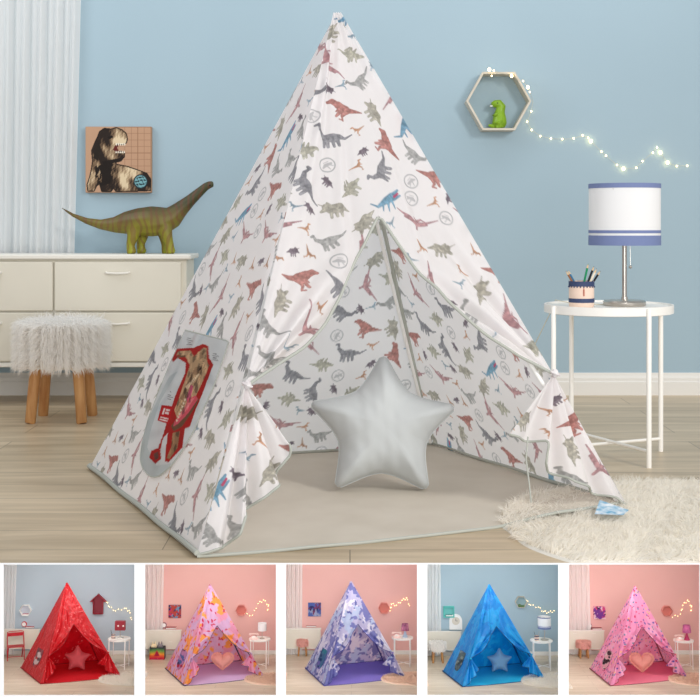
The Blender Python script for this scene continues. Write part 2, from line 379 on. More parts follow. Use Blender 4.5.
def tent(F, T, A, B, C, D, atlas, nm, label, group, res=1.0, cloth=None, trimm=None, matm=None, sag=0.0, drapes=True, pocket=True, orient=0.0, lift=None, bowmat=True):
    ts = (C-A).length/1.26
    root = thing('play_tent', label, 'tent', group); base = (A+B+C+D)/4; base.z = 0
    o0 = A3(base); At, Bt, Ct, Dt, Tt = [A3(q) for q in (A, B, C, D, T)]
    cloth = cloth or M['print']; trimm = trimm or M['grey_trim']; matm = matm or M['tentmat']
    nf = np.cross(At-Tt, Ct-Tt); nf /= np.linalg.norm(nf); nf = -nf if nf[1] > 0 else nf
    nl = np.cross(Bt-Tt, At-Tt); nl /= np.linalg.norm(nl); nl = -nl if nl[0] > 0 else nl
    ab = lambda K: Tt+K[..., :1]*(At-Tt)+K[..., 1:2]*(Ct-Tt)
    lb = lambda K: Tt+K[..., :1]*(Bt-Tt)+K[..., 1:2]*(At-Tt)
    ex = (Ct-At)/np.linalg.norm(Ct-At); ey = np.cross(ex, nf); ey = ey if ey[2] > 0 else -ey
    tl, tr = FR([(246, 386)])[0], FR([(552, 375)])[0]; TLp, TRp = ab(tl[None])[0], ab(tr[None])[0]
    R = lambda n: max(8, int(n*res))
    tubes = []
    # upper front: fan from the tip down to the drawn-back opening edges
    nu, nv = R(430), R(430)
    L1 = smooth_line(EDGE_L, 60, 4); L2 = smooth_line(EDGE_R, 60, 4); bd = FR(resample(np.vstack([L1, L2[1:]]), nu))
    top = FR(np.stack([np.linspace(333.5, 341, nu), np.full(nu, 12.5)], 1))
    v = np.linspace(0, 1, nv)[:, None, None]; K = top[None]*(1-v)+bd[None]*v
    P = ab(K); U = (P-At)@ex/ts; V = (P-At)@ey/ts
    TLu, TLv = (TLp-At)@ex/ts, (TLp-At)@ey/ts; TRu, TRv = (TRp-At)@ex/ts, (TRp-At)@ey/ts
    uu = np.linspace(0, 1, nu)[None, :]; vv = np.linspace(0, 1, nv)[:, None]
    edge = np.clip(np.minimum(uu, 1-uu)*9, 0, 1)
    def pleat(pu, pv, fr, ph, amp, fall):
        d = np.hypot(U-pu, V-pv); th = np.arctan2(V-pv, U-pu)
        w = np.clip(d/.12, 0, 1)*np.exp(-(d/fall)**2)
        return amp*w*(np.sin(th*fr+ph)+.45*np.sin(th*fr*1.9+ph*2+1))
    low = np.clip((vv-.35)/.3, 0, 1)
    disp = pleat(TLu, TLv, 17, .3, .042, .40)*edge*(.35+.65*low)+pleat(TRu, TRv, 25, 1.2, .030, .42)*edge*(.3+.7*low)
    disp = disp+.004*snoise(U, V, 14, 3)*edge+.016*np.exp(-((uu-.10)/.028)**2)*np.clip(vv*6, 0, 1)*np.clip((.9-vv)*2, 0, 1)-.010*np.exp(-((uu-.17)/.03)**2)*np.clip(vv*4, 0, 1)*np.clip((.9-vv)*2, 0, 1)+.012*np.exp(-((uu-.30)/.04)**2)*np.clip(vv*3-1, 0, 1)-.010*np.exp(-((uu-.375)/.03)**2)*np.clip(vv*3-1, 0, 1)+.010*np.exp(-((uu-.68)/.03)**2)*np.clip(vv*3-1, 0, 1)
    disp = disp+.02*np.exp(-((uu-.51)/.18)**2)*vv**2+.006*np.sin(uu*22)*np.exp(-((vv-.12)/.16)**2)*edge
    P = P+disp[..., None]*nf*ts
    grid('front_panel', P-o0, cloth, root, sample(atlas, U+orient, V+.1))
    e = P[-1]; tubes.append(('piping', e[::max(1, nu//60)]-o0, .0045*ts))
    # hanging gathered flaps
    if drapes:
        for (hp, tie, pu, S_, k) in ((HANG_L, TLp, (TLu, TLv), 1, 3.4), (HANG_R, TRp, (TRu, TRv), -1, 3.1)):
            nu, nv = R(170), R(170); hb = FR(smooth_line(hp, nu, 2)); Hb = ab(hb)
            v = np.linspace(0, 1, nv)[:, None, None]; P = tie[None, None]*(1-v)+Hb[None]*v
            U = (P-At)@ex/ts; V = (P-At)@ey/ts; uu = np.linspace(0, 1, nu)[None, :]; vv = np.linspace(0, 1, nv)[:, None]
            e = np.clip(uu*8, 0, 1)
            d = e*(.016*np.sin(vv*PI*.5)+np.sqrt(vv)*(.026*np.sin(uu*2*PI*k+.5)+.008*np.sin(uu*2*PI*k*2.1+vv*2)))+.003*snoise(U, V, 30, 8)*e
            P = P+(d[..., None]+.0)*nf*ts; P[..., 2] = np.maximum(P[..., 2], .004*ts)
            th = .35*S_; u2 = (U-pu[0])*math.cos(th)-(V-pu[1])*math.sin(th); v2 = (U-pu[0])*math.sin(th)+(V-pu[1])*math.cos(th)
            grid('tied_flap', P-o0, cloth, root, sample(atlas, u2*1.15+.2*S_, v2+.33))
            tubes.append(('piping', P[-1][::max(1, nu//50)]-o0, .0035*ts))
        for tie, nn in ((TLp, 1), (TRp, -1)):
            mb = MB(); c = Vector(tie-o0+nf*.012*ts); mb.ball(c, .0105*ts, 10, (1, .8, 1.3)); mb.tube([tuple(c+Vector((-.013, -.004, .006))*ts), tuple(c+Vector((0, -.010, .0))*ts), tuple(c+Vector((.013, -.004, -.005))*ts)], .0035*ts, 8)
            mb.obj('tie_knot', M['knot'] if res > .9 else matm, root, True)
        c = TRp-o0; q = [ab(FR([p])[0][None])[0]-o0+nf*.035*ts for p in ((521, 440), (519, 462), (522, 486), (524, 505))]
        if res > .9: tubes.append(('ribbon', np.array(q), .0022))
    # flat sides: left outside, two inside back walls
    def side(name, a, b, seed, nr, wr=.004, swap=0.0, bulge=0.0, ind=1):
        nu, nv = R(nr), R(nr*1.1); u = np.linspace(0, 1, nu)[None, :, None]; v = np.linspace(0, 1, nv)[:, None, None]
        P = (a*(1-u)+b*u)*(1-v)+Tt*v
        x = (b-a)/np.linalg.norm(b-a); n = np.cross(b-a, Tt-a); n /= np.linalg.norm(n); y = np.cross(n, x); y = y if y[2] > 0 else -y
        U = (P-a)@x/ts; V = (P-a)@y/ts
        m = np.clip(np.minimum(u, 1-u)*8, 0, 1)[..., 0]*np.clip((1-v)*6, 0, 1)[..., 0]*np.clip(v*10, 0, 1)[..., 0]
        d = (wr*snoise(U, V, 11, seed)+bulge*np.sin(PI*u[..., 0]))*m
        P = P+(d*ind)[..., None]*n*ts; P[..., 2] = np.maximum(P[..., 2], .003*ts)
        return grid(name, P-o0, cloth, root, sample(atlas, U+swap, V+swap*.7))
    side('side_panel', Bt, At, 5, 400, .004, .17)
    side('back_panel', Bt, Dt, 6, 340, .004, .31)
    side('back_panel', Dt, Ct, 9, 340, .004, .05)
    # pocket on the left side
    if pocket is not False:
        sh_ = 1.0 if res > .9 else .74; pk = smooth_line([(180+(x-180)*sh_, 420+(y-420)*sh_) for x, y in POCKET+[POCKET[0]]], 90, 0); cen = np.array([[176, 400]]) if res > .9 else np.array([[177, 408]]); nr = R(110) if res > .9 else 14
        rr = np.linspace(0, 1, nr)[:, None, None]; K2 = cen[None]*(1-rr)+resample(pk, R(260) if res > .9 else 40)[None]*rr
        fl = K2.reshape(-1, 2); lbk = LF(fl).reshape(K2.shape); P = lb(lbk)
        P = P+nl*ts*(.006+.012*np.clip(1-rr, 0, 1)**.5)
        grid('pocket', P-o0, cloth, root, pocket(K2[..., 0], K2[..., 1]))
        tubes.append(('pocket_trim', P[-1][::3]-o0, .0022*ts))
    # ground cloth
    nu, nv = R(90), R(90); u = np.linspace(0, 1, nu)[None, :, None]; v = np.linspace(0, 1, nv)[:, None, None]
    fr = At*(1-u)+Ct*u
    if bowmat: fr = fr+np.array([.012, -.048, 0])*ts*(np.sin(PI*u)**.8)
    P = fr*(1-v)+(Bt*(1-u)+Dt*u)*v; P[..., 2] = .004*ts+.0018*ts*snoise(P[..., 0]/ts, P[..., 1]/ts, 16, 4)
    if lift is not None: P[..., 2] += lift(P[..., 0], P[..., 1])
    grid('ground_cloth', P-o0, matm, root)
    edge_f = P[0]-o0
    tubes.append(('piping', edge_f[::max(1, nu//40)], .0045*ts))
    for a, b in ((At, Bt), (Bt, Dt), (Dt, Ct)):
        l = np.linspace(0, 1, 24)[:, None]; q = a*(1-l)+b*l-o0; q[:, 2] = .012*ts+.002*ts*np.sin(l[:, 0]*17)
        tubes.append(('hem', q, .007*ts))
    q = [Dt-o0, Tt-o0]; q = np.array([q[0]*(1-t)+q[1]*t for t in np.linspace(0.02, .97, 12)])
    inn = A3(base)-Dt; inn[2] = 0; inn /= np.linalg.norm(inn); tubes.append(('pole_sleeve', q+inn*.008*ts, .0065*ts))
    for nme, q, r in tubes: MB().tube([tuple(x) for x in q], r, 8 if res > .9 else 5).obj(nme, trimm, root, True)
    for Q in (At, Bt, Ct, Dt):                # poles run inside the corner seams
        inn = A3(base)-Q; inn[2] = 0; inn /= np.linalg.norm(inn)
        a = Q-o0+inn*.022*ts; b = Tt-o0-np.array([0, 0, .14*ts]); a[2] = .016*ts
        MB().tube([tuple(a), tuple(a*.5+b*.5), tuple(b)], .006*ts, 8).obj('pole', M['white'] if res > .9 else trimm, root, True)
    if res > .9:
        a = Ct-o0+np.array([-.028, .026, .016]); b = a+(Dt-Ct)/np.linalg.norm(Dt-Ct)*.085; MB().tube([tuple(a), tuple(b)], .0075, 10).obj('pole_end', M['dark'], root, True)
    F.put(root, base); return root, ab

# art on the pocket: drawn in the pocket's own flat coordinates
def in_poly(x, y, poly):
    ins = np.zeros(x.shape, bool); n = len(poly)
    for i in range(n):
        x1, y1 = poly[i]; x2, y2 = poly[(i+1) % n]
        c = ((y1 > y) != (y2 > y)) & (x < (x2-x1)*(y-y1)/(y2-y1+1e-9)+x1); ins ^= c
    return ins
Z8 = lambda L: [(130+a/4.356, 320+b/4.356) for a, b in L]
def dino_pocket(x, y):
    c = np.ones(x.shape+(3,))*np.array((222, 225, 226)); z = snoise(x*.1, y*.1, 1.6, 2)[..., None]; c = c-14*np.clip(z, 0, 1)
    c[in_poly(x, y, Z8([(40, 500), (110, 400), (190, 250), (230, 230), (150, 360), (110, 480), (90, 560), (130, 640), (230, 620), (180, 700), (60, 690)]))] = (202, 209, 210)
    def paint(L, col): c[in_poly(x, y, Z8(L))] = col
    paint([(192, 180), (215, 130), (290, 128), (330, 110), (355, 118), (362, 170), (378, 200), (360, 250), (330, 330), (300, 400), (275, 470), (255, 480), (240, 560), (180, 625), (165, 620), (175, 560), (185, 500), (165, 520), (150, 570), (152, 610), (125, 632), (100, 605), (112, 575), (140, 565), (165, 505), (190, 430), (220, 340), (260, 240), (262, 195), (225, 172), (205, 188)], (178, 40, 36))
    paint([(215, 160), (225, 143), (280, 140), (296, 168), (310, 150), (335, 125), (348, 130), (352, 180), (362, 205), (345, 250), (300, 350), (270, 400), (225, 440), (215, 400), (235, 350), (262, 270), (280, 205), (258, 165), (225, 158)], (196, 164, 128))
    paint([(318, 150), (335, 140), (338, 170), (322, 180)], (160, 130, 100)); paint([(300, 215), (335, 205), (328, 240), (300, 250)], (150, 120, 92))
    paint([(240, 350), (300, 220), (306, 226), (250, 360)], (146, 116, 88)); paint([(262, 300), (318, 240), (322, 246), (270, 312)], (226, 204, 172))
    paint([(205, 500), (235, 490), (222, 560), (185, 612), (176, 605), (196, 560)], (160, 124, 92))
    paint([(198, 470), (250, 400), (310, 345), (316, 352), (285, 410), (245, 470), (210, 492)], (120, 84, 62))
    paint([(265, 350), (285, 290), (296, 296), (283, 350), (270, 372)], (204, 96, 128))
    paint([(275, 350), (305, 335), (312, 352), (270, 415), (228, 460), (208, 472), (214, 450), (250, 405)], (222, 96, 110))
    paint([(282, 352), (300, 345), (262, 404), (226, 446), (222, 440)], (240, 136, 142))
    ln = (abs(np.sin((x*.9+y*.45)*1.3)) < .16) & in_poly(x, y, Z8([(215, 400), (340, 180), (350, 230), (240, 430)])); c[ln] = (122, 92, 68)
    for P_, q_ in (([(215, 160), (225, 143), (280, 140), (296, 168), (310, 150), (335, 125), (348, 130), (352, 180), (362, 205), (345, 250), (300, 350), (270, 400), (225, 440), (215, 400), (235, 350), (262, 270), (280, 205), (258, 165), (225, 158)], 0), ([(205, 500), (235, 490), (222, 560), (185, 612), (176, 605), (196, 560)], 3)):
        m_ = in_poly(x, y, Z8(P_)); w_ = snoise(x*.8+q_, y*.5, .9, 6); cur = c[m_]; f_ = np.where(w_ > .35, .68, np.where(w_ < -.4, 1.14, 1.0))[m_][:, None]; c[m_] = cur*f_
    paint([(322, 216), (332, 212), (330, 224), (320, 228)], (60, 42, 34)); paint([(216, 166), (256, 160), (262, 168), (226, 172)], (120, 90, 66))
    for k in range(7): paint([(222+k*6, 452-k*15), (230+k*6, 446-k*15), (221+k*6, 440-k*15)], (240, 228, 206))
    paint([(118, 590), (140, 580), (142, 605), (125, 618)], (110, 70, 62))
    paint([(158, 378), (210, 385), (190, 462), (140, 445)], (196, 34, 38))
    for k, L in enumerate(([(170, 392), (177, 393), (168, 420), (160, 418)], [(180, 396), (198, 399), (196, 406), (178, 403)], [(176, 408), (193, 411), (190, 420), (173, 416)], [(154, 428), (190, 437), (188, 442), (152, 433)], [(151, 437), (186, 446), (184, 451), (149, 442)])): paint(L, (244, 226, 224))
    for (a, b, m, w) in ((262, 82, 4, 26), (376, 150, 4, 24), (186, 332, 3, 24), (196, 318, 1, 10)):
        for k in range(m): paint([(a, b+k*9), (a+w*(.7+.3*(k % 2)), b+k*9+4), (a+w*(.7+.3*(k % 2)), b+k*9+7), (a, b+k*9+3)], (110, 110, 114))
    return s2l(c)
def blot_pocket(bg, cols, seed):
    r = random.Random(seed); bl = [(r.uniform(158, 200), r.uniform(345, 465), r.uniform(5, 13), r.choice(cols)) for _ in range(16)]
    def f(x, y):
        c = np.ones(x.shape+(3,))*np.array(bg)
        for (a, b, q, k) in bl: c[np.hypot(x-a-(400-y)*.2, y-b) < q] = k
        return s2l(c)
    return f

# ---------------------------------------------------------------- furniture and toys (metres, base at the origin)
def side_table(label, group, R=.22, H=.527, r=.0085, n=48, ang=None):
    T_ = T_ANG if ang is None else ang
    t = thing('side_table', label, 'table', group)
    MB().lathe([(R-.006, H-.030), (R, H-.028), (R, H), (R-.006, H), (R-.008, H-.006), (0.001, H-.006)], n).obj('table_top', M['metal_white'], t, True)
    for k in range(4):
        a = math.radians(T_)+k*PI/2; x, y = (R+.004)*math.cos(a), (R+.004)*math.sin(a)
        MB().lathe([(r, 0), (r, H-.006), (r*.8, H-.002)], 12, (x, y, 0)).obj('leg', M['metal_white'], t, True)
    for k in range(2):
        a = math.radians(T_)+k*PI/2; q = [(s*(R+.002)*math.cos(a), s*(R+.002)*math.sin(a), .045+k*.009) for s in (-1, 1)]
        MB().tube(q, r*.62, 8).obj('cross_bar', M['metal_white'], t, True)
    return t
T_ANG = 24
def drum_lamp(label, group, R=.122, Hs=.212, H=.41, bands=True, shade=None, metal=None, n=48, eyes=None):
    t = thing('table_lamp', label, 'lamp', group); metal = metal or M['chrome']
    MB().lathe([(.07, 0), (.073, .004), (.073, .014), (.068, .019), (.012, .022), (.011, .03)], n).obj('base', metal, t, True)
    MB().lathe([(.0085, .02), (.0085, H-.02), (.004, H-.015)], 16).obj('pole', metal, t, True)
    z0 = H-Hs
    def ring(a, b, rr): return [(rr, a), (rr, b), (rr-.003, b), (rr-.003, a), (rr, a)]
    sh = MB().lathe(ring(z0, H, R), n, cap=False).obj('lamp_shade', shade or M['shade'], t, True)
    if bands:
        for a, b in ((0, .034), (.042, .052), (Hs-.016, Hs)): MB().lathe(ring(z0+a, z0+b, R+.0012), n, cap=False).obj('shade_band', M['blue_band'], sh, True)
    if eyes:
        for s in (-1, 1): MB().ball((s*.05+.01, -R*.93, z0+Hs*.5), .026, 8, (1, .3, .8)).obj('shade_patch', M['white'], sh, True)
    MB().ball((.0, 0, z0+.07), .03, 12, (1, 1, 1.3)).obj('bulb', M['white'], t, True)
    sp = MB()
    for k in range(3): a = k*2.09; sp.tube([(0, 0, H-.02), (R*math.cos(a), R*math.sin(a), H-.02)], .0018, 5)
    sp.obj('shade_spider', metal, t, True)
    if bands:
        mb = MB(); mb.tube([(.017, -.01, z0+.02), (.018, -.011, z0-.07)], .0009, 5); mb.ball((.018, -.011, z0-.075), .006, 8); mb.obj('pull_chain', metal, t, True)
    return t
def pencil_cup(label, group, pens=None):
    t = thing('pencil_cup', label, 'cup', group); w, h = .0425, .088
    mb = MB(); n = 32; prof = [(w*.93, 0), (w, .004), (w, h), (w-.003, h), (w-.003, .008), (.001, .008)]; mb.lathe(prof, n); mb.obj('body', M['cupcream'], t, True)
    for a, b in ((.016, .030), (h-.017, h+.0005)): MB().lathe([(w+.001, a), (w+.001, b)], n, cap=False).obj('band', M['navy'], t, True)
    mb = MB(); mb.box((0, -w-.001, .050), (.004, .0012, .022)); mb.box((0, -w-.001, .063), (.002, .0012, .006)); mb.obj('pencil_emblem', M['rust'], t)
    mb = MB()
    for k in range(24):
        a = 2*PI*k/24; mb.ball(((w+.001)*math.cos(a), (w+.001)*math.sin(a), h-.019), .0026, 6)
    mb.obj('scallop_trim', M['navy'], t, True)
    return t
def pencil(label, group, c, L=.15, tipc=(216, 180, 132)):
    t = thing('pencil', label, 'pencil', group)
    MB().lathe([(.0038, 0), (.0038, L-.016)], 6).obj('barrel', c, t); MB().lathe([(.0038, L-.016), (.0012, L-.004)], 6).obj('sharpened_tip', M['tip'], t)
    MB().lathe([(.0012, L-.004), (.0003, L)], 6).obj('lead', c if c != M['pwhite'] else M['dark'], t); return t
M['tip'] = mat('pencil_wood', (222, 190, 146), .6); M['pwhite'] = mat('cream_pencil', (238, 226, 204), .5)
M['cupcream'] = mat('peach_cup', (240, 214, 196), .6); M['navy'] = mat('navy_band', (54, 68, 104), .6); M['rust'] = mat('rust_print', (176, 84, 62), .6)
M['knot'] = mat('knot_cloth', (232, 229, 228), .8, bump=.5, scale=60, c2=(200, 190, 192))
def dresser(label, group, cols=2, cw=.59, H=.663, D=.35, leg_x=None, handle=True):
    t = thing('dresser', label, 'dresser', group); W = cols*cw+.03; z0 = .18
    mb = MB(); mb.box((-W/2, D/2+.006, (z0+H-.022)/2), (W, D-.012, H-.022-z0), b=.003); mb.obj('body', M['cream'], t)
    MB().box((-W/2+.006, D/2, H-.011), (W+.03, D+.02, .022), b=.005).obj('top', M['cream2'], t)
    MB().box((-W/2, D/2, z0+.002), (W+.004, D+.004, .02), b=.003).obj('bottom_rail', M['cream2'], t)
    rh = (H-.022-z0-.022)/2
    for c in range(cols):
        for r in range(2):
            cx = -.026-cw*(c+.5)+.008; cz = z0+.014+rh*(r+.5)
            dr = MB().box((cx, .003, cz), (cw-.008, .018, rh-.008), b=.003).obj('drawer', M['cream'], t)
            if handle: MB().tube([(cx-.052, -.006, cz+.062), (cx-.045, -.018, cz+.060), (cx, -.022, cz+.058), (cx+.045, -.018, cz+.060), (cx+.052, -.006, cz+.062)], .0052, 8).obj('handle', M['cream2'], dr, True)
    for x in (-.09, -W+.06):
        for y in (.05, D-.05): MB().lathe([(.012, 0), (.02, z0-.005)], 14, (x, y, 0)).obj('leg', M['cream2'], t, True)
    return t
def strands(name, pts, dirs, L, w, m, parent, droop=.4, seg_n=3, seed=1):
    r = np.random.RandomState(seed); n = len(pts); Ls = L*r.uniform(.6, 1.15, n)[:, None]; side = np.cross(dirs, r.normal(size=(n, 3))); side /= np.linalg.norm(side, axis=1)[:, None]+1e-9
    rows = []; p = pts.copy(); d = dirs.copy()
    for k in range(seg_n+1):
        ww = w*(1-k/(seg_n+.3)); rows.append(np.stack([p-side*ww, p+side*ww], 1)); p = p+d*Ls/seg_n; d = d+np.array([0, 0, -droop])/seg_n+r.normal(size=(n, 3))*.12; d /= np.linalg.norm(d, axis=1)[:, None]
    V = np.stack(rows, 1).reshape(-1, 3); b = (np.arange(n)*(2*(seg_n+1)))[:, None, None]; k = np.arange(seg_n)[None, :, None]*2
    Q = (b+k+np.array([0, 1, 3, 2])[None, None]).reshape(-1, 4); return np_mesh(name, V, Q, m, parent)
def fur_stool(label, group, n=9000, fur=None, legs=4, R=.165, big=True):
    t = thing('fur_stool', label, 'stool', group); fur = fur or M['fur']; z0, z1 = .22, .405
    seat = MB().lathe([(R-.03, z0), (R, z0+.02), (R+.005, (z0+z1)/2), (R, z1-.025), (R-.03, z1-.004), (.02, z1+.004)], 40).obj('seat', fur, t, True)
    r = np.random.RandomState(3); m1 = int(n*.72); a = r.rand(m1)*2*PI; z = z0+.005+r.rand(m1)*(z1-z0-.01); cl = r.normal(size=(48,))*.5; ci = (a/(2*PI)*48).astype(int) % 48
    P1 = np.stack([R*np.cos(a), R*np.sin(a), z], 1); D1 = np.stack([np.cos(a+cl[ci]), np.sin(a+cl[ci]), -.35+.5*r.rand(m1)+cl[(ci*7) % 48]*.5], 1)
    m2 = n-m1; a = r.rand(m2)*2*PI; q = np.sqrt(r.rand(m2))*R; P2 = np.stack([q*np.cos(a), q*np.sin(a), np.full(m2, z1)-.012*(q/R)**3], 1)
    D2 = np.stack([np.cos(a)*.7+r.normal(size=m2)*.4, np.sin(a)*.7+r.normal(size=m2)*.4, .35+0*a], 1)
    P = np.vstack([P1, P2]); D = np.vstack([D1, D2]); D /= np.linalg.norm(D, axis=1)[:, None]
    o = strands('fur', P, D, .052, .0020 if big else .007, fur, seat, 1.5 if big else 1.2, 4 if big else 2); o['kind'] = 'stuff'
    for k in range(legs):
        a = math.radians(LEG_ANG)+k*2*PI/legs; x, y = math.cos(a), math.sin(a); r0, r1 = R*.72, R*.90
        MB().tube([(x*r1, y*r1, 0), (x*(r1-.002), y*(r1-.002), .006), (x*(r0+r1)/2, y*(r0+r1)/2, .12), (x*r0, y*r0, .235)], [.019, .0215, .0225, .024], 16).obj('leg', M['leg_wood'], t, True)
    return t
LEG_ANG = 45
def puffy(rad, thick, nt=120, nr=18, soft=.045):
    th = np.linspace(0, 2*PI, nt, endpoint=False); r = np.array([rad(a) for a in th]); bx, bz = r*np.cos(th), r*np.sin(th); Q = []
    tt = 1-(1-np.linspace(0, 1, nr))**1.4; X = tt[:, None]*bx; Z = tt[:, None]*bz
    d = np.min(np.hypot(X[..., None]-bx, Z[..., None]-bz), -1); d[-1] = 0
    h = thick*np.sqrt(1-np.exp(-d/soft*1.6))*(.5+.5*np.tanh(d/soft)); h[0] = h[0].mean()
    for _ in range(14 if nt > 100 else 3):
        g = h.copy(); h[1:-1] = .5*g[1:-1]+.125*(g[:-2]+g[2:]+np.roll(g, 1, 1)[1:-1]+np.roll(g, -1, 1)[1:-1]); h[0] = h[1].mean()
    V = np.vstack([np.stack([X, s*h, Z], -1).reshape(-1, 3) for s in (-1, 1)])
    for s in range(2):
        for k in range(nr-1):
            i = np.arange(nt); j = (i+1) % nt; b = s*nr*nt+k*nt; q = np.stack([b+i, b+j, b+nt+j, b+nt+i], 1); Q.append(q[:, ::-1] if s else q)
    return V, np.vstack(Q)
def star_rad(Ro, Ri):
    pts = []
    for k in range(10):
        a = PI/2+k*PI/5; r = Ro if k % 2 == 0 else Ri; pts.append((a, r))
    def f(a):
        a = (a-PI/2) % (2*PI); k = int(a//(PI/5)); fr = (a-k*PI/5)/(PI/5); r1 = Ro if k % 2 == 0 else Ri; r2 = Ri if k % 2 == 0 else Ro
        x1, y1 = r1*math.cos(0), 0; x2, y2 = r2*math.cos(PI/5), r2*math.sin(PI/5); an = fr*PI/5
        d = (x2-x1); e = (y2-y1); s = (y1*math.cos(an)-x1*math.sin(an))/(d*math.sin(an)-e*math.cos(an)) if True else 0
        r = math.hypot(x1+s*d, y1+s*e); w = math.sin(PI*fr)
        return min(r*(1-.05*w), Ro*.93)
    return f
def star_pillow(label, group, m, big=True):
    t = thing('star_pillow', label, 'pillow', group)
    V, Q = puffy(star_rad(.236, .136), .085, 200 if big else 80, 24 if big else 8)
    z = V[:, 2].copy(); V[:, 2] = z*.95
    if big:
        d = .004*snoise(V[:, 0], V[:, 2], 34, 5)+.003*snoise(V[:, 0], V[:, 2], 70, 6); V[:, 1] += d*np.sign(V[:, 1])*np.clip(abs(V[:, 1])*30, 0, 1)
    V[:, 2] += .188; np_mesh('cushion', V, Q, m, t)
    f = star_rad(.236, .136); q = [(f(a)*math.cos(a), 0, f(a)*math.sin(a)*.95+.188) for a in np.linspace(0, 2*PI, 120, endpoint=False)]
    MB().tube(q, .0022, 6, closed=True).obj('seam', m, t, True); return t
def heart_pillow(label, group, m):
    t = thing('heart_pillow', label, 'pillow', group)
    hp = [(16*math.sin(q)**3/16*.215, (13*math.cos(q)-5*math.cos(2*q)-2*math.cos(3*q)-math.cos(4*q)+2)/16*.2) for q in np.linspace(0, 2*PI, 200)]
    ha = np.array([math.atan2(z, x) % (2*PI) for x, z in hp]); hr = np.array([math.hypot(x, z) for x, z in hp]); od = np.argsort(ha)
    f = lambda a: float(np.interp(a % (2*PI), ha[od], hr[od], period=2*PI))
    V, Q = puffy(f, .085, 80, 10); V[:, 2] = V[:, 2]*.92+.185; np_mesh('cushion', V, Q, m, t)
    mb = MB(); n = 120; ring = []
    v = []; fc = []
    for i in range(n):
        a = 2*PI*i/n; r = f(a); v += [(r*.97*math.cos(a), 0, r*.97*math.sin(a)*.92+.185), ((r+.035)*math.cos(a), .014*math.sin(i*1.3), (r+.035)*math.sin(a)*.92+.185)]
        j = (i+1) % n; fc.append((2*i, 2*j, 2*j+1, 2*i+1))
    mb.add(v, fc); mb.obj('ruffle', m, t, True); return t
def hexpts(r, rot=0): return [(r*math.cos(rot+k*PI/3), r*math.sin(rot+k*PI/3)) for k in range(6)]
def hex_shelf(label, group, r=.158, d=.1, th=.011, m=None, back=None):
    t = thing('hexagon_shelf', label, 'shelf', group); MB().frame(hexpts(r), hexpts(r-th), d, -d).obj('frame', m or M['frame_wood'], t)
    if back: MB().prism(hexpts(r-th/2), .004, -.005).obj('back_board', back, t)
    return t
def figure_mesh(chains, name, m, parent, vox):
    mb = MB()
    for ch in chains: mb.tube([c[:3] for c in ch], [c[3] if len(c) == 4 else (c[3], c[4]) for c in ch], 12)
    o = mb.obj(name, m, parent, True); remesh(o, vox); return o
def sauropod(label):
    t = thing('dinosaur_figurine', label, 'toy', None); k = 1/219.
    P = lambda x, y, r, d=0: ((x-150)*k, d*k, (254.5-y)*k, r*k)
    body = [P(61, 209, .8), P(72, 216, 1.8), P(86, 222, 3.2), P(100, 225.5, 5), P(114, 226, 8), P(126, 224, 11.5), P(138, 223, 14), P(152, 222.5, 15.5), P(163, 222, 14.5), P(173, 218, 11), P(181, 210, 8), P(190, 202, 6), P(199, 194, 4.8), P(206, 188, 4), P(210, 186, 3.7), P(213.5, 185.5, 3)]
    ch = [body]
    for (x, y, xf, d) in ((136, 232, 132, -7), (142, 232, 139, 7), (166, 231, 171, -7), (162, 231, 164, 7)):
        ch.append([P(x, y-4, 7.5, d*.8), P((x+xf)/2, y+7, 5.6, d), P(xf, y+14, 4.2, d), P(xf+1, 253, 4.8, d), P(xf+1.5, 254.5, 4.4, d)])
        ch.append([P(xf+1, 251.5, 4, d), P(xf+5.5, 252.5, 2, d)])
    o = figure_mesh(ch, 'body', M['dino'], t, .0045); mb = MB()
    for s in (-1, 1): MB().ball(((210.5-150)*k, s*3.4*k, (254.5-187)*k*1.0), .004, 8).obj('eye', M['dark'], t, True)
    return t
def dino_mat():
    m, nt, b = new_mat('olive_toy_skin'); tc = N(nt, 'ShaderNodeTexCoord'); sx = N(nt, 'ShaderNodeSeparateXYZ'); nt.links.new(tc.outputs['Object'], sx.inputs[0])
    no = N(nt, 'ShaderNodeTexNoise', Scale=9.0, Detail=3.0); nt.links.new(tc.outputs['Object'], no.inputs['Vector'])
    a = N(nt, 'ShaderNodeMath', operation='MULTIPLY_ADD'); a.inputs[1].default_value = .16; nt.links.new(no.outputs['Fac'], a.inputs[0]); nt.links.new(sx.outputs[2], a.inputs[2])
    cr = N(nt, 'ShaderNodeValToRGB'); e = cr.color_ramp.elements; e[0].position = .06; e[0].color = rgba((150, 152, 22)); e[1].position = .30; e[1].color = rgba((66, 66, 36))
    x = cr.color_ramp.elements.new(.17); x.color = rgba((134, 128, 30)); x = cr.color_ramp.elements.new(.24); x.color = rgba((104, 92, 42)); nt.links.new(a.outputs[0], cr.inputs[0])
    wv = N(nt, 'ShaderNodeTexWave', Scale=11.0, Distortion=9.0, Detail=1.0); nt.links.new(tc.outputs['Object'], wv.inputs['Vector']); wv.bands_direction = 'X'
    c2 = N(nt, 'ShaderNodeValToRGB'); c2.color_ramp.elements[0].position = .55; c2.color_ramp.elements[1].position = .75; c2.color_ramp.elements[1].color = (.45, .45, .45, 1); c2.color_ramp.elements[0].color = (0, 0, 0, 1)
    nt.links.new(wv.outputs['Fac'], c2.inputs[0]); mx = N(nt, 'ShaderNodeMix', data_type='RGBA'); nt.links.new(c2.outputs[0], mx.inputs[0]); nt.links.new(cr.outputs[0], mx.inputs[6]); mx.inputs[7].default_value = rgba((112, 58, 44))
    nt.links.new(mx.outputs[2], b.inputs['Base Color']); b.inputs['Roughness'].default_value = .5
    return m
M['dino'] = dino_mat(); M['lime'] = mat('lime_plastic', (138, 178, 44), .35, var=20, scale=30)
